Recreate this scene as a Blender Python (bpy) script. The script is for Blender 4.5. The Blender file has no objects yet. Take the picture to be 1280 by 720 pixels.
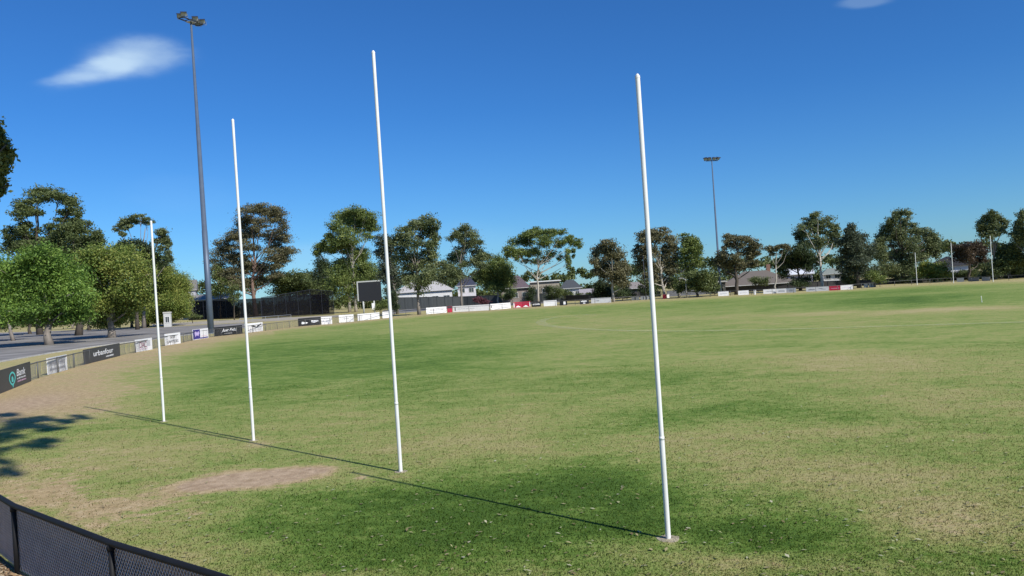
import bpy, bmesh, math, random
import numpy as np
from mathutils import Vector, Matrix
random.seed(7); RNG = np.random.default_rng(11)
S = bpy.context.scene; COL = S.collection
W = bpy.data.worlds.new("World"); S.world = W; W.use_nodes = True

# ------------------------------------------------------------------ camera
PITCH, ROLL, H, F, G = -0.0035, 0.0661, 3.42, 1000.0, -0.0083
cp, sp, cr, sr = math.cos(PITCH), math.sin(PITCH), math.cos(ROLL), math.sin(ROLL)
FW = Vector((0, cp, -sp)); UPc = Vector((0, sp, cp)); XX = Vector((1, 0, 0))
RT = XX*cr - UPc*sr; UP = XX*sr + UPc*cr
CAM = Vector((0, 0, H))
cd = bpy.data.cameras.new("camera"); cam = bpy.data.objects.new("camera", cd); COL.objects.link(cam)
m = Matrix.Identity(4)
for i, v in enumerate((RT, UP, -FW)):
    for k in range(3): m[k][i] = v[k]
m.translation = CAM; cam.matrix_world = m
cd.sensor_width = 36; cd.lens = 36*F/1280; cd.clip_end = 6000; cd.clip_start = 0.05
S.camera = cam

def gz(x, y=0): return G*x
def ray(px, py):
    return RT*((px-640)/F) + UP*(-(py-360)/F) + FW
def gat(px, py):                       # survey: the ground point seen at this place of the photograph
    d = ray(px, py); t = -H/(d.z - G*d.x)
    p = CAM + d*t; p.z = gz(p.x); return p
def at(px, py, D):
    d = ray(px, py); return CAM + d*(D/d.y)
def hor(px): return 363.5 - (px-640)*0.058
def col(px, D):
    p = at(px, hor(px)+3420/D, D); p.z = gz(p.x); return p
def top(P, py):                        # height of an upright at P whose top is at py
    lo, hi = 0, 80
    for _ in range(40):
        h = (lo+hi)/2; v = P+Vector((0,0,h))-CAM
        y = 360 - F*v.dot(UP)/v.dot(FW)
        if y > py: lo = h
        else: hi = h
    return h

# ------------------------------------------------------------------ materials
def nt(name):
    m_ = bpy.data.materials.new(name); m_.use_nodes = True
    n = m_.node_tree.nodes; l = m_.node_tree.links
    return m_, n, l, n['Principled BSDF']
MATS = {}
def mat(name, c, rough=.7, var=.12, scale=3., metal=0., bump=0., spec=.5, c2=None, stretch=None):
    if name in MATS: return MATS[name]
    m_, n, l, b = nt(name)
    b.inputs['Roughness'].default_value = rough; b.inputs['Metallic'].default_value = metal
    b.inputs['Specular IOR Level'].default_value = spec
    tc = n.new('ShaderNodeTexCoord'); nz = n.new('ShaderNodeTexNoise'); nz.inputs['Scale'].default_value = scale
    nz.inputs['Detail'].default_value = 5
    if stretch:
        mp = n.new('ShaderNodeMapping'); mp.inputs['Scale'].default_value = stretch
        l.new(tc.outputs['Object'], mp.inputs[0]); l.new(mp.outputs[0], nz.inputs[0])
    else: l.new(tc.outputs['Object'], nz.inputs[0])
    r = n.new('ShaderNodeValToRGB'); r.color_ramp.elements[0].position = .3; r.color_ramp.elements[1].position = .7
    a = [max(0, v*(1-var)) for v in c]; d = [min(1, v*(1+var)) for v in (c2 or c)]
    r.color_ramp.elements[0].color = (*a, 1); r.color_ramp.elements[1].color = (*d, 1)
    l.new(nz.outputs[0], r.inputs[0]); l.new(r.outputs[0], b.inputs['Base Color'])
    if bump:
        bp = n.new('ShaderNodeBump'); bp.inputs['Strength'].default_value = bump; bp.inputs['Distance'].default_value = .05
        l.new(nz.outputs[0], bp.inputs['Height']); l.new(bp.outputs[0], b.inputs['Normal'])
    MATS[name] = m_; return m_

def leafmat(name, c1, c2, c3):
    if name in MATS: return MATS[name]
    m_, n, l, b = nt(name)
    ge = n.new('ShaderNodeNewGeometry')
    nz = n.new('ShaderNodeTexNoise'); nz.inputs['Scale'].default_value = .35; nz.inputs['Detail'].default_value = 3
    l.new(ge.outputs['Position'], nz.inputs[0])
    rn = n.new('ShaderNodeMath'); rn.operation = 'MULTIPLY_ADD'; rn.inputs[1].default_value = .45; 
    l.new(ge.outputs['Random Per Island'], rn.inputs[0])
    sb = n.new('ShaderNodeMath'); sb.operation = 'SUBTRACT'; sb.inputs[1].default_value = .22; l.new(nz.outputs[0], sb.inputs[0])
    l.new(sb.outputs[0], rn.inputs[2])
    r = n.new('ShaderNodeValToRGB'); e = r.color_ramp.elements
    e[0].position = .25; e[0].color = (*c1, 1); e[1].position = .75; e[1].color = (*c3, 1)
    x = e.new(.5); x.color = (*c2, 1)
    l.new(rn.outputs[0], r.inputs[0]); l.new(r.outputs[0], b.inputs['Base Color'])
    b.inputs['Roughness'].default_value = .55; b.inputs['Specular IOR Level'].default_value = .35
    tr = n.new('ShaderNodeBsdfTranslucent'); l.new(r.outputs[0], tr.inputs[0])
    mx = n.new('ShaderNodeMixShader'); mx.inputs[0].default_value = .32
    out = n['Material Output']; l.new(b.outputs[0], mx.inputs[1]); l.new(tr.outputs[0], mx.inputs[2]); l.new(mx.outputs[0], out.inputs[0])
    MATS[name] = m_; return m_

LEAF = {
 'bright': ((.070,.135,.026),(.160,.275,.045),(.25,.37,.07)),
 'yellow': ((.090,.150,.028),(.215,.275,.055),(.38,.39,.10)),
 'olive':  ((.055,.080,.026),(.115,.150,.045),(.19,.22,.08)),
 'gum':    ((0.078,0.105,0.044),(0.156,0.192,0.077),(0.260,0.285,0.121)),
 'gumgreen': ((0.078,0.118,0.033),(0.176,0.229,0.057),(0.273,0.322,0.094)),
 'brown':  ((0.085,0.089,0.046),(0.176,0.167,0.086),(0.273,0.248,0.132)),
 'dark':   ((0.027,0.044,0.020),(0.055,0.083,0.030),(0.094,0.127,0.048)),
 'grey':   ((0.055,0.074,0.048),(0.101,0.127,0.076),(0.156,0.180,0.110)),
 'russet': ((0.055,0.044,0.034),(0.101,0.074,0.048),(0.156,0.113,0.068)),
 'maroon': ((0.077,0.030,0.034),(0.156,0.044,0.062),(0.312,0.150,0.165)),
}
BARK = {'pale': (.42,.38,.32), 'grey': (.22,.19,.16), 'red': (.20,.13,.10), 'dark': (.08,.065,.05), 'white': (.62,.58,.52)}
def bark(k): return mat('bark_'+k, BARK[k], .85, .3, 2.2, bump=.5, stretch=(1,1,.25))

# ------------------------------------------------------------------ object helpers
def tag(o, label=None, cat=None, group=None, kind=None):
    if label: o['label'] = label
    if cat: o['category'] = cat
    if group: o['group'] = group
    if kind: o['kind'] = kind
    return o
def thing(name, label, cat, loc=(0,0,0), group=None, rz=0):
    o = bpy.data.objects.new(name, None); COL.objects.link(o); o.location = loc; o.rotation_euler = (0,0,rz)
    o.empty_display_size = .2
    return tag(o, label, cat, group)
def link(name, me, material, parent=None):
    me.name = name
    if material: me.materials.append(material)
    o = bpy.data.objects.new(name, me); COL.objects.link(o)
    if parent: o.parent = parent
    return o
class MB:
    def __init__(s): s.v = []; s.f = []
    def quad(s, *p): i = len(s.v); s.v += [tuple(q) for q in p]; s.f.append(tuple(range(i, i+len(p))))
    def box(s, c, d, rz=0, M=None):
        hx, hy, hz = d[0]/2, d[1]/2, d[2]/2; i = len(s.v)
        R = M or Matrix.Rotation(rz, 3, 'Z')
        for x, y, z in ((-1,-1,-1),(1,-1,-1),(1,1,-1),(-1,1,-1),(-1,-1,1),(1,-1,1),(1,1,1),(-1,1,1)):
            s.v.append(tuple(Vector(c)+R@Vector((x*hx, y*hy, z*hz))))
        for f in ((0,3,2,1),(4,5,6,7),(0,1,5,4),(1,2,6,5),(2,3,7,6),(3,0,4,7)): s.f.append(tuple(i+k for k in f))
    def tube(s, pts, rad, n=8, cap=True):
        pts = [Vector(p) for p in pts]
        if not isinstance(rad, (list, tuple)): rad = [rad]*len(pts)
        prev = None; i0 = len(s.v)
        for k, p in enumerate(pts):
            t = (pts[min(k+1, len(pts)-1)]-pts[max(k-1, 0)]).normalized()
            if prev is None: a = t.orthogonal().normalized()
            else: a = (prev - t*prev.dot(t)).normalized()
            prev = a; b = t.cross(a)
            for j in range(n):
                an = 2*math.pi*j/n; s.v.append(tuple(p + (a*math.cos(an)+b*math.sin(an))*rad[k]))
        for k in range(len(pts)-1):
            for j in range(n):
                q = i0+k*n; s.f.append((q+j, q+(j+1)%n, q+n+(j+1)%n, q+n+j))
        if cap:
            s.f.append(tuple(i0+j for j in range(n))[::-1]); s.f.append(tuple(i0+(len(pts)-1)*n+j for j in range(n)))
    def build(s, name, material, parent=None, smooth=False):
        me = bpy.data.meshes.new(name); me.from_pydata(s.v, [], s.f); me.update()
        if smooth: me.shade_smooth()
        return link(name, me, material, parent)

# ------------------------------------------------------------------ ground
FPX = [(-60,515),(-20,499.8),(37,476.7),(58.5,470),(82.5,463),(104,456.5),(149,445),(169,441),(189,437),(206,432.3),(225,429.3),
 (241,425.5),(259.5,422.5),(268,421),(302,417.4),(328,414),(345,411.7),(373,408.3),(401,406),(415,405),(442,402.3),(474,398.7),(487,397.3),
 (533,393),(558,391.2),(566,390.5),(612,388),(638,385.7),(663,384.2),(696,382.3),(764,378.2),(800,375.8),(850,373),(898,370.5),(936,368.6),
 (995,365.8),(1036,363.7),(1066,361.8),(1095,359.0),(1150,355.4),(1200,352.8),(1290,349.6),(1400,345)]
FENCE = [gat(*p) for p in FPX]
FA = np.array([(p.x, p.y) for p in FENCE])
NEARF = [Vector((-24.5,33,0)), Vector((-19,25.2,0)), Vector((-13.2,18,0)), Vector((-8.72,12.62,0))]
P1 = gat(22, 719.5); P2 = P1 + Vector((2.32, -2.02, 0))
NEARF += [P1, P2, P2+Vector((2.45,-1.9,0)), P2+Vector((5.1,-3.5,0)), P2+Vector((8.0,-4.6,0)), P2+Vector((11.1,-5.1,0))]
for p in NEARF: p.z = gz(p.x)

def dist_poly(x, y, A):
    d = np.full(x.shape, 1e9)
    for a, b in zip(A[:-1], A[1:]):
        ab = b-a; t = np.clip(((x-a[0])*ab[0]+(y-a[1])*ab[1])/(ab@ab), 0, 1)
        d = np.minimum(d, np.hypot(x-a[0]-t*ab[0], y-a[1]-t*ab[1]))
    return d
# worn and lush areas of the turf: (px, py, rx, ry, dryness, bare earth), surveyed to world ellipses
AREAS = [
 (690,665,340,55,-.16,0),
 (330,448,240,22,-.22,0),(420,430,170,12,-.12,0),(230,500,100,20,-.12,0),(520,455,130,22,-.22,0),(700,440,140,16,.06,0),
 (560,545,110,16,.30,0),(700,520,130,12,.16,0),(470,520,90,12,.16,0),(640,560,70,12,.15,0),
 (880,555,110,22,.26,0),(1000,585,120,20,.22,0),(1150,610,150,36,.30,.14),(1190,660,90,26,.28,.2),(1080,450,180,16,.28,.05),(1180,500,150,20,.18,0),(1020,540,100,10,.2,0),
 (760,690,110,16,.18,.05),(890,705,80,14,.34,.12),(640,620,190,34,-.40,0),(760,610,80,40,-.25,0),(960,668,120,22,-.42,0),(820,520,130,14,-.2,0),(930,505,110,10,-.15,0),
 (560,680,160,34,-.28,0),(380,660,90,24,-.15,0),(1050,520,100,8,-.2,0),(1240,705,110,20,-.25,0),(690,650,120,20,-.2,0),
 (120,640,100,22,.12,.40),(45,618,70,22,.1,.62),(150,630,80,16,.1,.15),(230,690,100,30,.24,.2),(170,650,90,26,.1,.22),(60,575,100,28,.22,.28),(200,570,150,28,.16,.14),(110,520,90,12,.2,.25),(35,508,90,16,.2,.30),(90,490,70,10,.2,.12),(420,640,140,26,-.12,0),
 (300,600,70,13,.3,.9),(352,596,56,12,.3,.9),(258,604,44,9,.3,.7),(400,588,34,6,.3,.6),(452,597,16,5,.2,.6),(838,679,22,5,.3,.5),(505,596,16,4,.3,.25),(320,556,14,3,.3,.3),
 (1150,374,110,6,-.5,0),(1210,372,60,4,.2,.12),(1120,389,190,1.8,.5,.1),(1250,384,80,1.8,.5,.1),(1100,365,110,2.5,-.35,0),(900,380,160,4,-.15,0),(1000,400,250,6,.1,0),
 (1100,430,120,5,-.12,0),(820,470,170,10,-.16,0),(980,470,60,6,-.1,0),(640,470,70,7,.1,0),(760,400,90,8,.12,0)]
AW = []
for px, py, rx, ry, a, b in AREAS:
    c = gat(px, py); D = c.y; near, far = gat(px, py+ry).y, gat(px, py-ry).y
    AW.append((c.x, c.y, rx*D/F, (far-near)/2, math.atan2(c.x, c.y), a, b))
def turf(x, y):
    dry = np.full(x.shape, .50); dirt = np.zeros(x.shape)
    for cx, cy, rx, ry, th, a, b in AW:
        dx, dy = x-cx, y-cy
        u = dx*math.cos(th)-dy*math.sin(th); v = dx*math.sin(th)+dy*math.cos(th)
        q = (u/rx)**2+(v/ry)**2
        dry += a*np.exp(-q**1.0); dirt += b*np.exp(-q**1.15)
    d = dist_poly(x, y, FA)
    az = x/np.maximum(y, 1)
    lw = np.clip(1-(az+.05)/.35, .15, 1)                  # the worn strip fades out round the ground
    wd = np.where(az < -.3, 6.8, 4.6)
    k = np.exp(-(d/wd)**3)
    dirt += k*.62*lw; dry += k*.5
    dn = dist_poly(x, y, np.array([(p.x, p.y) for p in NEARF]))
    dirt += .25*np.exp(-(dn/.7)**2); dry += .25*np.exp(-(dn/1.5)**2)
    return np.clip(dry, 0, 1), np.clip(dirt, 0, .95)

def addattr(me, name, arr):
    a = me.attributes.new(name, 'FLOAT', 'POINT'); a.data.foreach_set('value', arr.astype(np.float32))

def ground_material(name, turfy=True):
    m_, n, l, b = nt(name)
    ge = n.new('ShaderNodeNewGeometry')
    def noise(sc, det=4, rough=.55, stretch=None, dist=0):
        z = n.new('ShaderNodeTexNoise'); z.inputs['Scale'].default_value = sc; z.inputs['Detail'].default_value = det
        z.inputs['Roughness'].default_value = rough; z.inputs['Distortion'].default_value = dist
        if stretch:
            mp = n.new('ShaderNodeMapping'); mp.inputs['Scale'].default_value = stretch; mp.inputs['Rotation'].default_value = (0,0,.25)
            l.new(ge.outputs['Position'], mp.inputs[0]); l.new(mp.outputs[0], z.inputs[0])
        else: l.new(ge.outputs['Position'], z.inputs[0])
        return z.outputs[0]
    def ma(op, a, b_, c=None):
        x = n.new('ShaderNodeMath'); x.operation = op
        for i, v in enumerate((a, b_, c)):
            if v is None: continue
            if isinstance(v, (int, float)): x.inputs[i].default_value = v
            else: l.new(v, x.inputs[i])
        return x.outputs[0]
    def attr(nm):
        a = n.new('ShaderNodeAttribute'); a.attribute_name = nm; return a.outputs['Fac']
    def ramp(fac, els):
        r = n.new('ShaderNodeValToRGB'); e = r.color_ramp.elements
        e[0].position, e[0].color = els[0][0], (*els[0][1], 1); e[1].position, e[1].color = els[-1][0], (*els[-1][1], 1)
        for p, c in els[1:-1]: x = e.new(p); x.color = (*c, 1)
        l.new(fac, r.inputs[0]); return r.outputs[0]
    def mix(f, a, c, blend='MIX'):
        x = n.new('ShaderNodeMix'); x.data_type = 'RGBA'; x.blend_type = blend
        if isinstance(f, float): x.inputs[0].default_value = f
        else: l.new(f, x.inputs[0])
        for i, v in ((6, a), (7, c)):
            if isinstance(v, tuple): x.inputs[i].default_value = (*v, 1)
            else: l.new(v, x.inputs[i])
        return x.outputs[2]
    dry = attr('dry'); dirt = attr('dirt')
    big = noise(.12, 6, .6, dist=.6); mid = noise(.7, 6, .62, (.6,1,1), dist=.8); fin = noise(5., 6, .68); vf = noise(38, 4, .7)
    f = ma('MULTIPLY_ADD', ma('SUBTRACT', big, .5), .6, dry)
    f = ma('MULTIPLY_ADD', ma('SUBTRACT', mid, .5), .8, f)
    tuf = noise(1.9, 5, .7, (.7,1,1), dist=1.2)
    f = ma('MULTIPLY_ADD', ma('SUBTRACT', tuf, .5), .75, f)
    f = ma('MULTIPLY_ADD', ma('SUBTRACT', fin, .5), .8, f)
    f = ma('MULTIPLY_ADD', ma('SUBTRACT', vf, .5), .35, f)
    c = ramp(f, [(.0,(.068,.130,.018)),(.25,(.130,.212,.036)),(.5,(.25,.300,.082)),(.72,(.335,.322,.118)),(1,(.43,.36,.175))])
    g = ma('MULTIPLY_ADD', ma('SUBTRACT', mid, .5), 1.0, dirt)
    g = ma('MULTIPLY_ADD', ma('SUBTRACT', tuf, .5), 1.2, g)
    g = ma('MULTIPLY_ADD', ma('SUBTRACT', fin, .5), .75, g)
    g = ma('MULTIPLY_ADD', ma('SUBTRACT', vf, .5), .35, g)
    mr = n.new('ShaderNodeMapRange'); mr.inputs[1].default_value = .36; mr.inputs[2].default_value = .62
    l.new(g, mr.inputs[0])
    dc = ramp(ma('MULTIPLY_ADD', ma('SUBTRACT', vf, .5), .5, fin), [(.3,(.30,.22,.11)),(.55,(.46,.345,.19)),(.75,(.56,.45,.28))])
    pk = n.new('ShaderNodeMapRange'); pk.inputs[1].default_value = .72; pk.inputs[2].default_value = .92; l.new(dirt, pk.inputs[0])
    dc = mix(pk.outputs[0], dc, ramp(fin, [(.3,(.31,.215,.13)),(.7,(.56,.42,.285))]))
    c = mix(mr.outputs[0], c, dc)
    sc = ramp(vf, [(.3,(.62,.62,.62)),(.7,(1.25,1.25,1.2))])
    c = mix(.8, c, sc, 'MULTIPLY')
    l.new(c, b.inputs['Base Color']); b.inputs['Roughness'].default_value = .9; b.inputs['Specular IOR Level'].default_value = .15
    if turfy:
        bp = n.new('ShaderNodeBump'); bp.inputs['Strength'].default_value = .45; bp.inputs['Distance'].default_value = .03
        l.new(ma('ADD', fin, vf), bp.inputs['Height']); l.new(bp.outputs[0], b.inputs['Normal'])
    else:                                              # thin blades: light comes through them
        b.inputs['Specular IOR Level'].default_value = 0
        tr = n.new('ShaderNodeBsdfTranslucent'); l.new(c, tr.inputs[0]); mx = n.new('ShaderNodeMixShader'); mx.inputs[0].default_value = .5
        l.new(b.outputs[0], mx.inputs[1]); l.new(tr.outputs[0], mx.inputs[2]); l.new(mx.outputs[0], n['Material Output'].inputs[0])
    return m_
GM = ground_material('turf'); GB = ground_material('grass_blades', False)

# the sheet of turf: rows and columns fan out from the bank where the photographer stands
NC, NR = 520, 420
az = np.linspace(math.radians(-48), math.radians(44), NC)
ang = np.arctan2(FA[:,0], FA[:,1]); rr = np.hypot(FA[:,0], FA[:,1])
rmax = np.interp(az, ang, rr) - .0
rows = np.linspace(0, 1, NR)
X = np.zeros((NR, NC)); Y = np.zeros((NR, NC))
for j in range(NC):
    r = 1/((1-rows)/2.2 + rows/(rmax[j]+.5)); X[:, j] = r*np.sin(az[j]); Y[:, j] = r*np.cos(az[j])
X = X.ravel(); Y = Y.ravel(); Z = G*X + .006
idx = np.arange(NR*NC).reshape(NR, NC)
q = np.stack([idx[:-1,:-1], idx[:-1,1:], idx[1:,1:], idx[1:,:-1]], -1).reshape(-1, 4)
def mesh_np(name, V, Fq):
    me = bpy.data.meshes.new(name); me.vertices.add(len(V)); me.vertices.foreach_set('co', V.astype(np.float32).ravel())
    k = Fq.shape[1]; me.loops.add(Fq.size); me.loops.foreach_set('vertex_index', Fq.astype(np.int32).ravel())
    me.polygons.add(len(Fq)); me.polygons.foreach_set('loop_start', np.arange(0, Fq.size, k, dtype=np.int32))
    me.update(calc_edges=True); return me
me = mesh_np('playing_field', np.stack([X, Y, Z], 1), q[:, ::-1])
dry, dirt = turf(X, Y); addattr(me, 'dry', dry); addattr(me, 'dirt', dirt)
o = link('playing_field', me, GM); tag(o, kind='structure')

# the ground beyond, out to the horizon
gx = np.concatenate([-np.geomspace(2500, 10, 40), np.linspace(-8, 8, 5), np.geomspace(10, 2500, 40)])
GX, GY = np.meshgrid(gx, gx+60)
GX = GX.ravel(); GY = GY.ravel(); n_ = len(gx); idx = np.arange(n_*n_).reshape(n_, n_)
q = np.stack([idx[:-1,:-1], idx[:-1,1:], idx[1:,1:], idx[1:,:-1]], -1).reshape(-1, 4)
me = mesh_np('ground', np.stack([GX, GY, G*GX], 1), q)
addattr(me, 'dry', np.full(len(GX), .92)); addattr(me, 'dirt', np.full(len(GX), .25))
tag(link('ground', me, GM), kind='structure')

def sheet(name, pts, z, material):
    bm = bmesh.new(); vs = [bm.verts.new((p.x, p.y, gz(p.x)+z)) for p in pts]; bm.faces.new(vs)
    bmesh.ops.triangulate(bm, faces=bm.faces); me = bpy.data.meshes.new(name); bm.to_mesh(me); bm.free()
    for p in me.polygons:
        pass
    return tag(link(name, me, material), kind='structure')
ASPH = mat('asphalt', (.22,.205,.185), .9, .38, .25, bump=.15)
PATH = mat('gravel', (.36,.32,.25), .95, .2, 1.2, bump=.2)
sheet('car_park', [gat(*p) for p in ((-160,478),(-60,462),(0,452),(60,441.5),(110,434),(160,427.5),(200,423),(250,416.5),(300,411),(335,405.5),(300,404),(250,406.5),(190,409.5),(100,412.5),(0,416),(-160,428))], .012, ASPH)
sheet('gravel_path', [gat(*p) for p in ((190,408.9),(250,405.8),(300,403.4),(350,401),(400,397.5),(440,395),(438,393.4),(400,395),(340,398),(250,402),(190,405.5))], .016, PATH)
sheet('access_road', [gat(*p) for p in ((478,394),(530,388.5),(600,384.6),(700,378),(700,376),(600,381.5),(530,385),(478,388.5))], .012, ASPH)
kb = MB()
KP = [gat(*p) for p in ((-60,463),(0,453),(60,442.4),(110,434.8),(160,428.2),(200,423.6),(250,417))]
for a, b in zip(KP[:-1], KP[1:]):
    d = b-a; kb.box((a+b)/2+Vector((0,0,.055)), (d.length*.995, .16, .11), math.atan2(d.y, d.x))
tag(kb.build('kerb', mat('concrete', (.42,.41,.38), .85, .15, 2)), kind='structure')

# painted line on the turf
LP = [(748,392.6),(712,395.2),(686,398.5),(676,402.5),(684,406.8),(710,410.2),(750,412.6),(820,414),(900,413.6),(1000,411.4),(1100,408.4),(1200,405.4),(1330,401.5)]
L = [gat(*p) for p in LP]
def smooth(P, n=8):
    out = []
    for i in range(len(P)-1):
        a, b, c, d = P[max(i-1,0)], P[i], P[i+1], P[min(i+2,len(P)-1)]
        for k in range(n):
            t = k/n; out.append(.5*((2*b)+(c-a)*t+(2*a-5*b+4*c-d)*t*t+(3*b-a-3*c+d)*t**3))
    return out+[P[-1]]
L = smooth(L); mb = MB()
for i in range(len(L)-1):
    d = (L[i+1]-L[i]).normalized(); s_ = Vector((-d.y, d.x, 0))*.5; up = Vector((0,0,.03))
    if i == 0: pl, pr = L[0]-s_+up, L[0]+s_+up
    nl, nr = L[i+1]-s_+up, L[i+1]+s_+up
    mb.quad(pl, nl, nr, pr); pl, pr = nl, nr
m_, n, l, b = nt('line_paint'); b.inputs['Base Color'].default_value = (.58,.56,.30,1); b.inputs['Roughness'].default_value = .9
nz = n.new('ShaderNodeTexNoise'); nz.inputs['Scale'].default_value = 2.2; nz.inputs['Detail'].default_value = 6
ge = n.new('ShaderNodeNewGeometry'); l.new(ge.outputs['Position'], nz.inputs[0])
tr = n.new('ShaderNodeBsdfTransparent'); mx = n.new('ShaderNodeMixShader'); mr = n.new('ShaderNodeMapRange')
mr.inputs[1].default_value = .35; mr.inputs[2].default_value = .75; mr.inputs[3].default_value = .15; mr.inputs[4].default_value = .42
l.new(nz.outputs[0], mr.inputs[0]); l.new(mr.outputs[0], mx.inputs[0]); l.new(tr.outputs[0], mx.inputs[1]); l.new(b.outputs[0], mx.inputs[2])
l.new(mx.outputs[0], n['Material Output'].inputs[0])
tag(mb.build('field_line', m_), kind='structure')

# ------------------------------------------------------------------ grass blades and litter near the posts
N = 300000
u = RNG.random(N); D = 1/((1-u)/7.5+u/34.); xa = RNG.uniform(-.72, .70, N)
bx = xa*D; by = D
NFa = np.array([(p.x, p.y) for p in NEARF])
side = np.ones(N, bool)
for a, b in zip(NFa[3:-1], NFa[4:]):
    s_ = (b[0]-a[0])*(by-a[1])-(b[1]-a[1])*(bx-a[0]); side &= (s_ > .05) | (bx > b[0]+3) | (bx < a[0]-3)
dry, dirt = turf(bx, by)
keep = side & (RNG.random(N) > dirt*1.3)
bx, by, dry, dirt = bx[keep], by[keep], dry[keep], dirt[keep]*.3; N = len(bx)
a_ = RNG.uniform(0, 2*math.pi, N); hh = RNG.uniform(.010, .026, N)*(1+by/60); ww = RNG.uniform(.0025, .005, N)*(1+by/25)
lx = RNG.normal(0, .5, N)*hh; ly = RNG.normal(0, .5, N)*hh; bz = G*bx+.005
V = np.empty((N, 3, 3)); V[:,0] = np.stack([bx-np.cos(a_)*ww, by-np.sin(a_)*ww, bz], 1); V[:,1] = np.stack([bx+np.cos(a_)*ww, by+np.sin(a_)*ww, bz], 1)
V[:,2] = np.stack([bx+lx, by+ly, bz+hh], 1)
me = mesh_np('grass', V.reshape(-1, 3), np.arange(N*3).reshape(-1, 3))
addattr(me, 'dry', np.repeat(np.clip(dry+RNG.normal(0, .22, N), 0, 1), 3)); addattr(me, 'dirt', np.repeat(dirt, 3)*0)
me.shade_smooth()
nrm_ = np.stack([RNG.normal(0, .28, N), RNG.normal(0, .28, N), np.ones(N)], 1); nrm_ /= np.linalg.norm(nrm_, axis=1)[:, None]
me.normals_split_custom_set_from_vertices(np.repeat(nrm_, 3, axis=0).tolist())
tag(link('grass', me, GB), 'short mown grass blades of the near turf around the posts', 'grass', kind='stuff')

def litter(name, N, reg, cols, label, lo=.02, hi=.05):
    u = RNG.random(N); bx, by = reg(N)
    a_ = RNG.uniform(0, 2*math.pi, N); ln = RNG.uniform(lo, hi, N); wd = ln*RNG.uniform(.25, .6, N)
    tl = RNG.normal(0, .35, N)*ln; bz = G*bx + .022 + np.abs(tl)*.5
    c, s_ = np.cos(a_), np.sin(a_)
    P = lambda uu, vv, w: np.stack([bx+c*uu-s_*vv, by+s_*uu+c*vv, bz+w], 1)
    V = np.stack([P(-ln,0*ln,-tl*.5), P(0*ln,-wd,0*ln+.004), P(ln,0*ln,tl*.5), P(0*ln,wd,0*ln+.004)], 1)
    me = mesh_np(name, V.reshape(-1, 3), np.arange(N*4).reshape(-1, 4))
    m_, n, l, b = nt(name+'_mat'); ge = n.new('ShaderNodeNewGeometry'); r = n.new('ShaderNodeValToRGB')
    r.color_ramp.interpolation = 'CONSTANT'; e = r.color_ramp.elements
    e[0].position = 0; e[0].color = (*cols[0], 1); e[1].position = 1/len(cols); e[1].color = (*cols[1], 1)
    for i, cc in enumerate(cols[2:]): x = e.new((i+2)/len(cols)); x.color = (*cc, 1)
    l.new(ge.outputs['Random Per Island'], r.inputs[0]); l.new(r.outputs[0], b.inputs['Base Color']); b.inputs['Roughness'].default_value = .7
    return tag(link(name, me, m_), label, 'leaves', kind='stuff')
def reg1(N):
    D = 1/(RNG.uniform(1/34, 1/8.2, N)); x = RNG.uniform(-.66, .66, N)*D; s_ = (x+7)*.68+(D-11)*.74 > .4
    return x[s_], D[s_]
def regfix(f):
    def g(N):
        x, y = f(int(N*1.3)); x = x[:N]; y = y[:N]
        while len(x) < N: x = np.append(x, x[:N-len(x)]+.37); y = np.append(y, y[:N-len(y)]+.29)
        return x, y
    return g
litter('fallen_leaves', 2000, regfix(reg1), [(.34,.30,.14),(.30,.25,.12),(.16,.12,.05),(.42,.40,.26),(.20,.16,.07),(.33,.34,.15)], 'small pale and brown gum leaves scattered on the turf by the posts')
def reg2(N):
    A_ = np.array([(p.x, p.y) for p in NEARF[2:7]]); k = RNG.integers(0, 4, N); t = RNG.random(N)[:, None]
    d = A_[k+1]-A_[k]; nn = np.stack([d[:,1], -d[:,0]], 1)/np.linalg.norm(d, axis=1)[:, None]
    nn *= -np.sign(nn[:, :1]*1+nn[:, 1:]*1)      # outward, towards the bank
    p = A_[k]+d*t+nn*(RNG.random((N, 1))**1.3*2.6+.03)
    return p[:,0], p[:,1]
litter('leaf_litter', 26000, reg2, [(.42,.30,.17),(.30,.19,.10),(.50,.40,.26),(.16,.10,.06)], 'dry brown leaf litter along the outside of the near fence', .02, .06)

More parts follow.
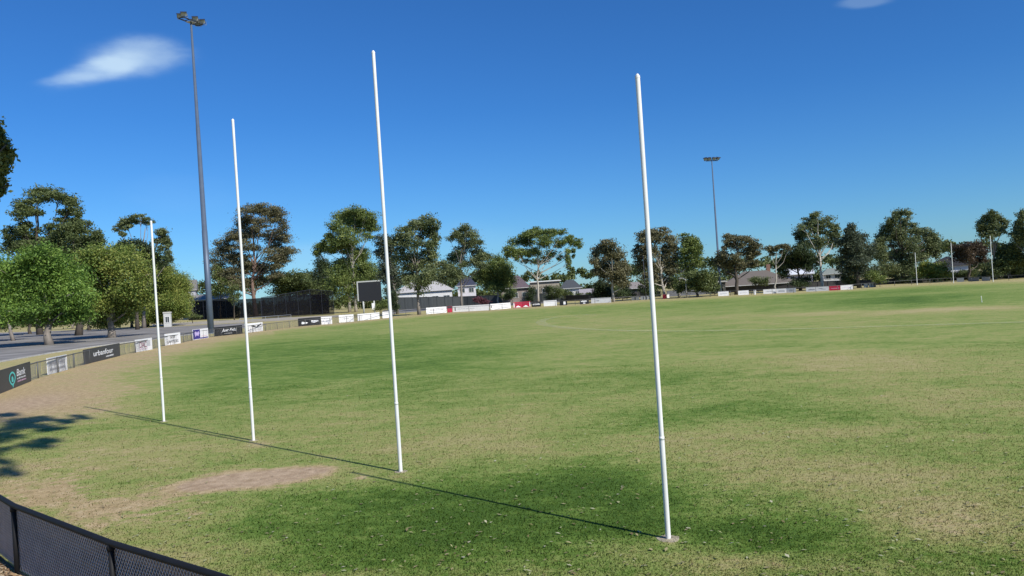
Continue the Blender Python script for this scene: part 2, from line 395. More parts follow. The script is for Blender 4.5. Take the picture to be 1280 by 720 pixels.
# ------------------------------------------------------------------ trees
def tree(name, label, base, lobes, pal, bk='grey', tr=.3, leaf=.22, dens=1., group=None, limbs=True, depth=None, world=False, seed=None, split=None, kind=None, cat='tree', clump=.46, sc=1.):
    leaf *= .74 if leaf > .2 and not world else 1; dens *= 1.1
    rng = np.random.default_rng(sum(ord(ch)*(i+1) for i, ch in enumerate(label)))
    if isinstance(base, tuple) and len(base) == 2:
        B = gat(*base)
        if base[0] > 270: B = col(base[0], B.y*1.07)
    else: B = Vector(base)
    D = B.y
    Ls = []
    if world:
        for c, r in lobes: Ls.append((np.array(c, float), np.array(r, float)))
    else:
        cx = sum(l_[0] for l_ in lobes)/len(lobes); wx = max(l_[0]+l_[2] for l_ in lobes)-min(l_[0]-l_[2] for l_ in lobes)
        half = wx/2*D/F
        for (x, y, rx, ry) in lobes:
            ex = 1-min(1, abs(x-cx)/(wx/2)); off = rng.uniform(-.75, .75)*half*(.25+.75*ex)
            DD = D+off; p = at(x, y, DD); Ls.append((np.array(p), np.array([rx*1.28, (rx+ry)*.68, ry*1.42])*DD/F*sc))
    nL = len(Ls) if not world else 0; core = list(Ls); done = set()
    if nL > 3:
        for i in range(nL):                       # looser foliage between neighbouring clumps
            dd = sorted(range(nL), key=lambda k: np.linalg.norm(core[k][0]-core[i][0]))
            for k in dd[1:4]:
                kk = (min(i, k), max(i, k))
                if kk in done: continue
                done.add(kk); w_ = rng.uniform(.35, .65); c_ = core[i][0]*w_+core[k][0]*(1-w_)
                Ls.append((c_+rng.normal(0, .12, 3)*core[i][1], (core[i][1]+core[k][1])*.5*rng.uniform(.5, .85)))
    root = thing(name, label, cat, B, group) if kind is None else None
    if kind is None or bk:
        pass
    # foliage
    allP = []; allS = []
    for c, r in Ls:
        vol_px = (r[0]*F/D)*(r[2]*F/D) if not world else 900
        area = r[0]*r[2]*4
        n = int(min(60000, dens*4.6*area/(leaf*leaf)))+120
        m_ = max(7, int(13*dens+rng.integers(0, 5)))
        # sub-clumps through the lobe, most of them near its skin
        d = rng.normal(size=(m_, 3)); d /= np.linalg.norm(d, axis=1)[:, None]
        rad = rng.uniform(.35, 1.0, m_)[:, None]; cc = d*rad*(1-clump*.6)
        k = rng.integers(0, m_, n)
        g = rng.normal(size=(n, 3)); g /= np.linalg.norm(g, axis=1)[:, None]+1e-9
        g *= (rng.random((n, 1))**.45)*clump*rng.uniform(.7, 1.35, (m_, 1))[k]
        g[:, 2] *= .75
        g *= np.where(rng.random((n, 1)) < .18, rng.uniform(1., 1.9, (n, 1)), 1.)
        P = (cc[k]+g)*r+c
        allP.append(P); allS.append(np.full(n, leaf))
    P = np.concatenate(allP); n = len(P); s = leaf*rng.uniform(.6, 1.25, n)
    a = rng.normal(size=(n, 3)); a /= np.linalg.norm(a, axis=1)[:, None]
    up = np.array([0, 0, 1.]); nn = rng.normal(size=(n, 3))+up*.9
    b = np.cross(nn, a); b /= np.linalg.norm(b, axis=1)[:, None]+1e-9
    a2 = np.cross(b, nn); a2 /= np.linalg.norm(a2, axis=1)[:, None]+1e-9
    off = np.array(B) if kind is None else np.zeros(3)
    P = P-off; s = s[:, None]
    V = np.stack([P-a2*s*.62, P-b*s*.34, P+a2*s*.62, P+b*s*.34], 1)
    me = mesh_np('crown', V.reshape(-1, 3), np.arange(n*4).reshape(-1, 4))
    lm = leafmat('leaf_'+pal, *LEAF[pal])
    if kind: return tag(link(name, me, lm), label, cat, kind=kind)
    link('crown', me, lm, root)
    # trunk and limbs
    mb = MB()
    zs = [c[2] for c, r in Ls]; cen = np.mean([c for c, r in Ls], axis=0)
    zmin = min(c[2]-r[2]*.3 for c, r in Ls); ztop = max(zs)
    Bn = np.array(B)
    forks = [B] if not split else [B+Vector((dx, 0, 0)) for dx in split]
    for fi, Bf in enumerate(forks):
        Bf = np.array(Bf); T = [Bf+[0,0,-.25]]; steps = 7
        tgt = np.array([cen[0]*.75+Bf[0]*.25, cen[1]*.6+Bf[1]*.4, ztop-.25*(ztop-zmin)])
        for i in range(1, steps+1):
            t = i/steps; p = Bf*(1-t)+tgt*t; p[0] = Bf[0]+(tgt[0]-Bf[0])*t**1.6; p[1] = Bf[1]+(tgt[1]-Bf[1])*t**1.6
            if i < steps: p = p+rng.normal(0, tr*.5, 3)*[1, 1, .1]
            T.append(p)
        R = [tr*1.25]+[tr*(1-.82*(i/steps)**.9) for i in range(1, steps+1)]
        mb.tube([Vector(p) for p in T], R, 8)
    if limbs:
        Th = np.array(T)
        for c, r in core:
            zt = Bn[2]+(c[2]-Bn[2])*rng.uniform(.45, .7)
            zt = max(zt, Bn[2]+(zmin-Bn[2])*.55)
            zt = min(zt, Th[-2][2])
            s0 = np.array([np.interp(zt, Th[:,2], Th[:,k]) for k in range(3)])
            e = c + rng.normal(0, .1, 3)*r
            mid = s0*.45+e*.55; mid[2] -= (e[2]-s0[2])*.10*np.sign(e[2]-s0[2]); mid += rng.normal(0, .25, 3)
            f0 = max(.25, 1-(zt-Bn[2])/(ztop-Bn[2]+.1)); r0 = tr*.42*f0+.02
            q1 = s0*.75+mid*.25+rng.normal(0, .1, 3)
            mb.tube([Vector(s0), Vector(q1), Vector(mid), Vector(mid*.5+e*.5+rng.normal(0,.15,3)), Vector(e)], [r0, r0*.85, r0*.65, r0*.45, r0*.22], 6)
            for _ in range(3):
                d = rng.normal(size=3); d /= np.linalg.norm(d); e2 = c+d*r*.75
                mb.tube([Vector(mid*.4+e*.6), Vector(e*.5+e2*.5+rng.normal(0,.12,3)), Vector(e2)], [r0*.42, r0*.25, r0*.1], 5)
    mb.v = [tuple(np.array(v)-Bn) for v in mb.v]
    mb.build('trunk', bark(bk), root, True)
    return root

GP = 'trees beyond the boundary fence'
T = tree
# car park trees
T('shade_tree','bright green round tree at the far left edge with a thin dark trunk',(17,426),[(-12,345,34,24),(-20,372,40,26),(10,388,26,18),(-45,350,30,30),(5,362,22,20),(-50,385,30,20)],'bright','grey',.3,.36,1.5)
T('shade_tree','broad bright green tree with a pale forked trunk beside the car park',(62,431),[(12,345,30,24),(45,330,34,20),(78,345,30,24),(35,365,36,24),(75,372,32,24),(50,318,24,12),(98,370,20,20),(30,390,34,14),(66,395,32,12),(95,392,22,12)],'bright','grey',.5,.36,1.5)
T('shade_tree','yellow green dense tree with a thick trunk in mid car park',(140,422),[(118,322,24,14),(150,322,26,16),(102,345,20,22),(130,348,32,24),(165,345,26,26),(112,378,24,18),(145,380,32,18),(172,378,20,16),(135,402,26,8)],'yellow','grey',.55,.36,1.5)
T('shade_tree','yellow green tree ending the car park row',(184,409),[(180,330,22,14),(202,345,22,18),(218,355,16,18),(190,368,26,20),(215,378,18,14),(185,392,24,10),(228,368,12,16),(222,385,16,12),(205,396,16,8)],'yellow','dark',.45,.36,1.5)
T('small_tree','dark green small tree deep in the car park between two pale trunks',(92,411),[(88,385,16,10),(100,378,14,10),(80,392,12,7)],'dark','grey',.3,.32,1.)
T('gum_tree','tall domed olive gum rising behind the bright green car park trees',tuple(col(50,165)),[(50,240,24,9),(76,246,22,10),(92,258,13,13),(32,256,17,10),(22,268,12,9),(45,266,12,6),(14,288,13,10),(32,292,13,8),(78,275,16,5),(98,276,7,9),(10,308,12,14),(30,312,22,12),(66,290,13,7),(50,310,25,14)],'olive','dark',.6,.5,1.1,sc=.8)
T('broad_tree','olive yellow broad crowned tree in front of the domed olive gum',tuple(col(98,140)),[(80,287,20,10),(103,284,20,9),(120,294,12,10),(70,304,22,12),(98,306,28,14),(58,322,20,12),(85,325,30,16),(122,312,14,10),(110,330,25,15)],'olive','dark',.6,.42,1.2,sc=.8)
T('gum_tree','sparse umbrella shaped gum with bare forking limbs behind the shortest goal post',tuple(col(180,170)),[(158,276,11,5),(172,271,13,4.5),(185,277,11,6),(147,286,8,6),(154,292,6,4),(202,289,11,6),(208,298,8,7),(196,301,9,4),(210,304,7,6),(209,318,8,6),(212,325,6,5)],'gum','grey',.42,.42,1.1,sc=.8)
T('broad_tree','dark green low tree under the sparse umbrella shaped gum',tuple(col(172,160)),[(165,306,18,9),(185,310,18,9),(150,312,16,9),(200,325,14,10),(175,325,22,14)],'dark','dark',.4,.45,1.1,sc=.8)
T('gum_tree','tall layered brown gum with a reddish trunk behind the second goal post',(320,396.5),[(312,262,14,6),(330,260,18,7),(346,268,12,8),(302,278,13,7),(325,276,18,5),(352,284,10,9),(296,292,16,8),(322,292,17,6),(345,298,18,7),(282,306,15,8),(308,308,18,7),(362,313,14,6),(340,318,16,8),(352,322,12,5),(276,322,14,10),(300,330,18,9),(328,334,16,8),(272,342,10,12),(295,350,20,9),(322,352,14,8),(345,342,14,6)],'brown','red',.75,.55,.95,GP)
T('small_tree','bright green bushy tree at the left foot of the tall brown gum',(276,399),[(274,345,9,12),(284,358,12,10),(270,365,9,8)],'gumgreen','dark',.3,.5,1.,GP)
T('small_tree','thin leafy sapling in front of the shade cloth left of the reddish trunk',(293,401),[(293,362,7,6),(290,372,6,5),(298,370,5,5)],'olive','dark',.15,.4,.8,GP)
T('broad_tree','rounded olive tree low between the brown gum and the green gum',tuple(col(360,260)),[(352,350,16,9),(368,346,14,8),(384,356,15,9),(360,362,26,10),(394,362,10,8)],'olive','dark',.4,.6,1.1,GP)
T('gum_tree','tall green gum with twin pale trunks left of the scoreboard',(441,391.5),[(443,262,13,6),(446,276,24,10),(432,298,22,9),(444,318,18,9),(430,270,16,7),(458,270,13,8),(466,282,10,9),(420,282,14,7),(442,284,18,6),(460,294,12,5),(413,295,8,6),(403,310,12,7),(422,308,14,7),(438,306,9,5),(396,316,6,5),(452,322,12,8),(430,328,18,8),(462,340,14,10),(440,345,18,10),(418,348,18,12),(456,360,14,12),(428,366,20,12)],'gumgreen','pale',.42,.5,.95,GP,split=(-.9,.9))
T('broad_tree','very dark bushy tree against the left side of the green gum',(402,391),[(402,328,8,9),(398,345,10,14),(407,338,9,14),(398,365,12,14),(412,360,10,16)],'dark','dark',.4,.5,1.2,GP)
T('gum_tree','grey green gum with a thin grey trunk directly right of the tallest goal post',(524,395),[(532,273,11,6),(543,281,8,7),(518,280,13,6),(506,290,12,8),(528,290,14,7),(545,296,8,10),(498,303,11,7),(518,306,14,8),(538,312,10,8),(500,322,14,10),(522,326,14,10),(544,328,12,9),(510,344,16,10),(534,345,16,9),(522,358,14,10)],'gum','grey',.32,.42,.9,GP)
T('broad_tree','pale grey green tree crossed by the tallest goal post beside the scoreboard',(497,394),[(478,300,11,7),(490,308,11,8),(474,315,8,5),(486,326,12,10),(480,342,12,10),(495,345,12,14),(490,362,12,8)],'grey','grey',.3,.45,.9,GP)
T('gum_tree','gum with a narrow pointed top and stepped right side before the white house',(577,386.5),[(583,284,9,5),(575,292,11,6),(590,294,10,7),(563,297,7,5),(598,306,9,7),(582,308,12,7),(606,320,9,7),(570,322,12,9),(590,325,12,8),(556,332,11,9),(602,332,8,6),(574,340,14,9),(552,348,12,8)],'gum','grey',.3,.42,.9,GP)
T('broad_tree','low olive bush like tree right of the pointed gum, on a thin white trunk',(623,382.8),[(620,325,12,7),(608,334,11,8),(632,336,12,9),(600,346,9,9),(620,346,16,10),(638,350,9,9),(612,358,13,7),(630,360,12,5)],'gumgreen','pale',.24,.42,1.,GP)
T('gum_tree','wide sparse gum with a white trunk and drooping side clumps',(673,381),[(636,312,8,7),(645,302,11,6),(660,292,12,5),(672,288,11,4),(690,291,12,5),(704,290,6,5),(660,303,13,6),(680,301,14,6),(700,303,10,6),(648,316,7,6),(668,316,11,6),(688,316,10,6),(709,318,5,8),(711,330,4,6),(656,326,6,4),(676,327,11,5),(720,302,8,5),(723,307,6,4),(634,320,5,5)],'gumgreen','pale',.26,.4,.9,GP)
T('gum_tree','compact brown topped gum between the wide sparse gum and the nearest post',(767,379),[(762,303,11,5),(748,312,10,7),(768,313,12,7),(744,325,7,8),(760,326,12,8),(776,322,8,8),(750,338,10,8),(770,338,12,8),(784,336,7,7),(764,350,16,8),(780,352,10,8)],'brown','pale',.28,.42,.9,GP)
T('gum_tree','tall brownish gum directly behind the nearest goal post',(831,374.5),[(812,290,14,6),(826,290,12,5),(802,299,9,7),(820,302,13,7),(838,300,12,9),(796,316,7,6),(811,318,12,8),(830,318,13,8),(844,318,8,8),(800,330,8,8),(818,334,12,8),(838,336,12,9),(812,348,12,7),(832,350,12,7)],'brown','pale',.34,.42,.9,GP)
T('gum_tree','bright topped green gum touching the right side of the brownish gum',(849,373.5),[(856,297,10,5),(866,302,9,7),(873,312,7,9),(858,312,9,7),(870,325,8,7),(856,328,10,8),(866,338,9,6)],'gumgreen','pale',.25,.42,.95,GP)
T('broad_tree','dark green low trees left of the slim floodlight mast',(872,373),[(860,346,11,8),(876,344,11,7),(890,347,9,7),(868,357,14,8),(886,359,12,8),(850,360,9,6)],'olive','dark',.3,.45,1.1,GP)
T('gum_tree','brown grey open crowned tree right behind the slim floodlight mast',(921,369.8),[(914,295,9,4),(928,298,10,4),(940,302,10,5),(908,304,8,5),(922,308,12,6),(945,310,9,6),(903,316,8,6),(918,320,10,6),(936,318,10,6),(896,326,5,7),(908,330,7,6),(926,332,9,6),(942,328,8,5),(915,340,9,4)],'brown','dark',.45,.42,.85,GP)
T('young_gum','thin leaning tree with two small tufts right of the open crowned tree',(970,367.5),[(960,311,7,3),(966,317,5,3),(978,307,8,3),(986,310,5,3)],'brown','pale',.2,.4,.9,GP)
T('broad_tree','dark dense tree behind the brown roof, left of the white trunked gum',(1001,365),[(985,318,11,7),(1000,312,12,6),(1012,320,10,8),(980,330,11,8),(998,328,13,8),(1014,332,10,8),(978,342,8,6)],'dark','dark',.35,.42,1.1,GP)
T('gum_tree','rounded umbrella gum with a white trunk and bare white limb',(1028,363.2),[(1021,268,9,4),(1012,275,10,5),(1032,275,10,5),(1003,285,10,5),(1020,285,12,5),(1040,285,9,6),(1047,293,6,5),(997,293,7,4),(1012,297,11,5),(1030,298,12,5),(1000,306,10,5),(1042,306,8,6),(1022,308,10,4)],'gum','white',.32,.4,.9,GP)
T('broad_tree','bluish grey green pointed tree right of the white trunked gum',(1074,361.5),[(1065,283,5,5),(1063,292,9,6),(1076,297,10,7),(1055,302,9,7),(1068,308,13,8),(1085,312,9,9),(1056,318,10,8),(1072,324,14,9),(1058,336,12,9),(1080,340,14,9)],'grey','dark',.4,.42,1.1,GP)
T('gum_tree','largest dark gum on the right with a high ragged top',(1128,355.6),[(1124,265,7,5),(1134,266,7,5),(1115,274,8,6),(1130,278,10,7),(1108,286,9,6),(1122,290,12,7),(1140,290,8,6),(1100,298,10,7),(1152,289,11,5),(1164,293,8,6),(1170,303,6,8),(1118,304,13,8),(1140,304,12,8),(1158,308,10,8),(1098,314,11,9),(1125,320,14,8),(1148,322,13,8),(1104,332,13,9),(1130,336,14,8),(1172,316,5,7)],'gum','dark',.5,.4,1.,GP)
T('small_tree','low yellow olive bush in front of the largest dark gum, left of a goal post',(1168,354),[(1158,332,11,6),(1172,334,11,7),(1184,340,7,6),(1150,342,11,7),(1168,345,13,7)],'yellow','dark',.22,.38,1.,GP)
T('broad_tree','dark reddish tree filling the gap between the far goal posts',(1212,351.8),[(1202,310,10,6),(1216,306,11,6),(1228,312,9,6),(1196,322,8,7),(1210,322,11,8),(1226,324,9,7)],'russet','dark',.35,.42,1.2,GP)
T('gum_tree','open gum with a rounded top behind the right far goal post',(1245,351),[(1240,266,7,4),(1232,273,7,5),(1247,273,8,5),(1255,280,7,5),(1226,282,7,5),(1240,283,9,5),(1252,290,8,5),(1228,292,6,5),(1238,297,6,4)],'gum','grey',.3,.4,.95,GP)
T('gum_tree','gum cut by the right edge of the photo',(1290,349),[(1277,268,6,6),(1284,278,9,7),(1272,284,7,6),(1268,294,8,5),(1282,298,12,8),(1298,290,14,16),(1292,316,14,12)],'gum','grey',.4,.4,1.,GP)
T('broad_tree','dark olive bushy tree at the right end behind the boundary',(1264,349.8),[(1250,312,9,8),(1264,310,10,8),(1256,326,12,8),(1274,324,12,9),(1288,332,11,10),(1245,340,9,6),(1266,341,13,6)],'olive','dark',.35,.42,1.2,GP)
T('small_tree','pale green shrub under the right far goal post',(1236,351.4),[(1230,332,7,5),(1238,338,8,6),(1228,344,7,5)],'gum','dark',.15,.36,1.,GP)
# trees closing the far side of the car park
for i_, (lab, bx_, D__, lo, pal) in enumerate((
 ('dark tree mass low behind the leftmost car park trunk',-10,175,[(-20,372,22,14),(0,368,18,14),(-10,388,24,10),(14,384,14,12)],'dark'),
 ('dark olive tree low between the two left car park trunks',38,180,[(30,372,16,14),(48,376,14,12),(38,388,18,9)],'olive'),
 ('dark tree low between the pale forked trunk and the thick trunk',112,182,[(100,366,16,14),(120,370,16,14),(108,386,20,9)],'dark'),
 ('dark olive tree low behind the trunk of the yellow green tree',165,185,[(155,372,14,12),(175,376,14,12),(165,388,16,8)],'dark'),
 ('grey green tree low at the right end of the car park',212,190,[(200,372,12,12),(216,366,10,10),(226,378,9,10),(208,386,14,6)],'grey'))):
    T('background_tree', lab, tuple(col(bx_, D__)), lo, pal, 'dark', .35, .5, 1.1, 'trees closing the car park')
# shrubs
for lab, b_, lo, pal in (
 ('maroon leaved shrub against the grey fence left of the wide sparse gum',(651,380),[(650,360,8,8),(646,369,8,7),(657,370,7,7)],'maroon'),
 ('dark shrub beside the maroon leaved shrub, behind the red banners',(664,379.8),[(665,364,6,6),(662,372,7,5),(636,368,7,6)],'dark'),
 ('olive shrub in front of the flat roofed house, right of the white trunk',(690,379),[(684,362,9,5),(696,364,9,6),(690,370,12,5)],'olive'),
 ('black green hedge clump left of the brown topped gum',(752,378.4),[(748,356,8,7),(756,362,9,8),(745,368,8,6),(760,370,10,5)],'dark'),
 ('rounded deep green shrub at the foot of the brown topped gum',(778,377.5),[(776,366,9,6),(788,368,8,5),(782,360,8,5)],'dark'),
 ('dark shrub at the foot of the tall brownish gum, left of the grey wall',(812,375.5),[(806,362,9,6),(816,366,9,5)],'dark'),
 ('dark hedge clump at the left corner of the brown roofed house',(893,371),[(888,362,9,5),(898,360,7,5)],'dark'),
 ('shadowy shrub behind the paired white signs, in front of the lilac house',(1002,365),[(996,352,9,5),(1008,351,9,5),(1002,356,10,4)],'dark'),
 ('dark shrub at the foot of the bluish grey tree',(1062,362),[(1056,348,8,6),(1066,352,9,5)],'dark'),
 ('green shrub low between the largest gum and the bluish tree',(1094,360.5),[(1090,344,9,7),(1100,350,9,5)],'gumgreen'),
 ('dark shrub under the largest gum',(1138,355.2),[(1130,350,10,4),(1146,350,9,4)],'dark'),
 ('small grey green bush under the scoreboard',(476,393.8),[(474,384,7,5),(481,380,6,6)],'gumgreen'),
 ('dark green tall bush just right of the scoreboard',(493,394.5),[(492,372,6,8),(494,383,6,6)],'dark'),
 ('dry brown bushes on the verge left of the tall thick floodlight mast',(241,404),[(236,394,9,4),(246,396,6,3),(228,390,7,5)],'olive'),
 ('olive shrub just left of the shortest far goal post',(1122,355),[(1116,344,9,6),(1126,347,9,5)],'olive'),
 ('grey green shrub right behind the shortest far goal post',(1150,353.6),[(1144,345,9,5),(1152,348,8,4)],'grey'),
 ('low dark shrub between the yellow olive bush and the tall far post',(1190,352),[(1184,346,8,4),(1194,344,8,5)],'dark'),
 ('wide olive shrub at the foot of the dark reddish tree',(1212,351),[(1204,342,9,5),(1216,341,9,6),(1224,345,8,4)],'olive'),
 ('grey green shrub between the pale shrub and the right end bushes',(1252,349.6),[(1246,341,9,5),(1258,343,9,5)],'grey'),
 ('dark shrub at the far right edge of the boundary',(1276,348.4),[(1270,341,10,5),(1282,338,11,6)],'dark'),
 ('olive shrub low between the open crowned tree and the leaning tree',(948,366),[(944,350,8,5),(954,352,9,5)],'olive'),
 ('green shrub before the plum roofed house, right of the low olive tree',(641,381),[(640,367,7,6),(634,371,7,5)],'gumgreen'),
 ('olive shrub beside the flat roofed house and the small white house',(706,377.5),[(702,366,7,5),(712,368,8,5)],'olive'),
 ('olive shrub between the small white house and the black green hedge',(728,376.5),[(724,369,8,4),(735,370,7,4)],'olive'),
 ('dark maroon shrub in front of the grey fence, right of the pointed gum',(601,385),[(598,375,7,5),(606,377,6,4)],'maroon')):
    T('shrub', lab, b_, lo, pal, 'dark', .1, .3, 1.2, 'shrubs along the far boundary', cat='shrub')
# distant belt of trees
bl = []
rb = random.Random(5)
for i in range(-6, 125):
    x = i*11; D_ = 300+rb.uniform(-15, 40); y = hor(x)-rb.uniform(10, 20)-(13 if 225 < x < 490 else 0)-(6 if x > 1060 else 0); c = at(x, y, D_); r = rb.uniform(10, 16)*D_/F*.7
    bl.append((tuple(c), (r*1.3, r, r*1.1))); c2 = at(x+5, hor(x)+3, D_-5); bl.append((tuple(c2), (r*1.4, r, r*1.2)))
tree('distant_wood', 'band of dark trees far behind the houses', (0,330,0), bl, 'olive', None, leaf=.95, dens=.9, world=True, kind='stuff', cat='wood')

# tree reaching in at the top left, and the tall one behind the photographer whose shadow falls on the turf
T('jacaranda','leafy branch ends of a near tree reaching in at the top left corner',(-16.5,16.5,.13),[(-22,190,26,26),(2,176,7,10),(8,192,9,8),(4,208,10,8),(-6,226,12,10),(0,240,7,7),(-30,235,26,22),(-60,205,30,40),(-12,160,14,14)],'olive','dark',.22,.085,1.1,depth=16)
def over(px, py, rx, ry, h):
    c = gat(px, py); D_ = c.y; se = math.tan(.6892)
    return ((c.x+.7094*h/se, c.y-.7048*h/se, h), (rx*D_/F, rx*D_/F*.8, max(1.0, rx*D_/F*.35)))
T('tall_gum','tall gum behind the camera casting a ragged shadow on the turf',(4.5,-3.5,-.03),
  [over(2,519,30,3,25), over(42,524,26,3,25), over(78,526,20,2,25.5), over(30,533,36,3,25), over(-40,528,50,5,25), over(12,545,26,3,24.6), over(55,550,20,2.5,24.8), over(-30,552,40,5,24.5), over(2,577,13,2.5,24), over(-70,560,50,5,24), over(-110,530,60,5,25), over(20,526,40,4,25.2), over(60,536,30,3,25), over(-5,538,40,4,24.8), over(95,521,14,1.6,25.5), over(38,556,24,2.5,24.5), over(-10,566,30,3,24.2), over(10,590,16,3,23.6), over(-50,600,50,6,23.5)],
  'gum','pale',.12,.24,.5,world=True,limbs=False)

# ------------------------------------------------------------------ goal posts
WP = mat('white_paint', (.74,.74,.70), .45, .10, 2.5, spec=.4, stretch=(4,4,.6))
CONC = mat('pad_concrete', (.36,.31,.21), .9, .2, 8, bump=.3)
STEEL = mat('galvanised', (.45,.46,.47), .45, .1, 5, metal=.6)
def post(P, h, r, label, grp, pad=.2, joint=1.35):
    t = thing('goal_post', label, 'goal post', P, grp)
    a = MB(); a.tube([(0,0,-.1),(0,0,joint)], r*1.0, 20, False); a.tube([(0,0,joint),(0,0,h)], r*.9, 20, False)
    a.build('pole', WP, t, True)
    c = MB(); c.tube([(0,0,joint-.025),(0,0,joint+.02)], r*1.04, 20); c.build('collar', WP, t, True)
    c = MB(); c.tube([(0,0,h-.03),(0,0,h+.004)], [r*.98, r*.9], 20); c.tube([(0,0,h),(0,0,h+.03)], [r*.9, r*.35], 20); c.build('cap', WP, t)
    if pad:
        c = MB(); pts = 14
        ring = [(math.cos(6.283*i/pts)*pad*(1+.12*math.sin(i*2.3)), math.sin(6.283*i/pts)*pad*(1+.1*math.cos(i*1.7)), 0) for i in range(pts)]
        c.v = [(x, y, -.03) for x, y, z in ring]+[(x*.9, y*.9, .012) for x, y, z in ring]
        c.f = [tuple(range(pts, 2*pts))]+[(i, (i+1)%pts, pts+(i+1)%pts, pts+i) for i in range(pts)]
        c.build('pad', CONC, t)
GPp = 'near goal posts'
for (bx_, by_), ty, rr_, lab, pad in (((205,527),277,.037,'shortest looking white post, leftmost of the four near goal posts',.12),((317,551),150,.037,'second white goal post from the left, in front of the tall brown gum',.13),
     ((501,590),65,.037,'tallest white goal post, in front of the scoreboard trees',.14),((835.5,674),95,.035,'nearest and thickest white goal post, rightmost of the four near ones',.17)):
    P = gat(bx_, by_); post(P, top(P, ty), rr_, lab, GPp, pad)
for (bx_, by_), ty, lab in (((1146.5,356.2),316,'far short goal post in front of the largest dark gum'),((1192,353.9),303.5,'far tall goal post left of the dark reddish tree'),((1241.5,352.4),295,'far tall goal post in front of the open gum, near the right edge')):
    P = gat(bx_, by_); post(P, top(P, ty), .065, lab, 'far goal posts', 0)
P = gat(1227.5, 378); t = thing('field_peg','small white marker stake standing on the far turf','stake',P)
a = MB(); a.tube([(0,0,-.05),(-.04,0,top(P,370.5))], [.028,.028], 8); a.build('stake', WP, t); a = MB(); a.tube([(-.04,0,top(P,370.5)-.02),(-.04,0,top(P,370.5)+.04)], [.035,.02], 8); a.build('cap', WP, t)

# ------------------------------------------------------------------ floodlight masts
POLE = mat('pole_grey', (.10,.135,.19), .5, .08, 1.2, metal=.2); DARKM = mat('dark_metal', (.03,.035,.05), .5, .1, 3)
GLASS = mat('lamp_glass', (.35,.37,.40), .15, .05, 3, spec=.8)
def flood(parent, p, az_, tilt, s=1.):
    M = Matrix.Rotation(az_, 3, 'Z') @ Matrix.Rotation(tilt, 3, 'X')
    V_ = lambda x, y, z: Vector(p)+M@Vector((x*s, y*s, z*s))
    a = MB(); r = [(-.30,.0),( .30,.0),(.30,.5),(-.30,.5)]
    # housing: a tapering lamp body, lens facing local -Y
    f_ = [V_(-.34,-.18,-.27),V_(.34,-.18,-.27),V_(.34,-.18,.27),V_(-.34,-.18,.27)]; b_ = [V_(-.18,.30,-.13),V_(.18,.30,-.13),V_(.18,.30,.13),V_(-.18,.30,.13)]
    a.quad(*b_[::-1]); 
    for i in range(4): a.quad(f_[i], f_[(i+1)%4], b_[(i+1)%4], b_[i])
    a.quad(*f_)
    a.quad(V_(-.36,-.18,.28),V_(.36,-.18,.28),V_(.36,-.42,.22),V_(-.36,-.42,.22))
    a.quad(V_(-.36,-.42,.24),V_(.36,-.42,.24),V_(.36,-.18,.30),V_(-.36,-.18,.30))
    o_ = a.build('floodlight', DARKM, parent)
    g_ = MB(); g_.quad(V_(-.30,-.19,-.23),V_(.30,-.19,-.23),V_(.30,-.19,.23),V_(-.30,-.19,.23)); g_.build('lens', GLASS, o_)
    k = MB(); k.tube([V_(-.37,0,0),V_(-.37,0,-.42),V_(.37,0,-.42),V_(.37,0,0)], .03*s, 6); k.build('bracket', STEEL, o_)
def mast(base, ty, r0, r1, arm, lamps, label, s=1., dbl=True, grey=POLE):
    P = base; h = top(P, ty); t = thing('floodlight_mast', label, 'light pole', P, 'floodlight masts')
    a = MB(); a.tube([(0,0,-.1),(0,0,h*.33),(0,0,h*.33),(0,0,h*.66),(0,0,h*.66),(0,0,h)], [r0, r0*.8+r1*.2, r0*.72+r1*.28, r0*.45+r1*.55, r0*.38+r1*.62, r1], 12); a.build('pole', grey, t, True)
    a = MB(); a.box((0,0,.02),(r0*3,r0*3,.08)); 
    for i in range(4): a.tube([(r0*1.25*(1 if i%2 else -1), r0*1.25*(1 if i<2 else -1), .05),(r0*1.25*(1 if i%2 else -1), r0*1.25*(1 if i<2 else -1), .18)], .03, 6)
    a.build('base_plate', STEEL, t)
    d = Vector((arm[0], arm[1], 0)); ln = d.length; d.normalize(); pn = Vector((-d.y, d.x, 0))
    a = MB()
    for off in ((-.45,.45) if dbl else (0,)):
        a.tube([pn*off-d*ln/2+Vector((0,0,h)), pn*off+d*ln/2+Vector((0,0,h))], .07*s, 6)
    if dbl:
        for e in (-.5,-.2,.2,.5): a.tube([pn*-.45+d*ln*e+Vector((0,0,h)), pn*.45+d*ln*e+Vector((0,0,h))], .05*s, 6)
    a.build('crossarm', DARKM, t)
    if dbl:
        a = MB(); a.box((0,0,h-.1),(1.0,.9,.05),math.atan2(d.y,d.x)); a.build('platform', STEEL, t)
    for (e, off, az_, ti) in lamps:
        flood(t, pn*off+d*ln*e+Vector((0,0,h+.42*s)), az_, ti, s)
    return t
mast(gat(264,417), 27, .42, .13, (1.3,3.3), [(-.46,-.4,.2,.5),(-.40,.45,.2,.5),(.12,-.4,.2,.5),(.32,.45,.1,.5),(.50,-.4,.1,.5),(.52,.45,.3,.5)], 'tall thick grey floodlight mast standing left, behind the boundary signs', 1.15)
a_ = gat(901,369.4); mast(a_, 201, .24, .10, (2.5,.4), [(-.5,0,-.5,.6),(-.2,0,-.2,.6),(.2,0,.35,.6),(.52,0,.6,.6)], 'slim distant floodlight mast right of the centre, above a small white sign', 1.15, False)
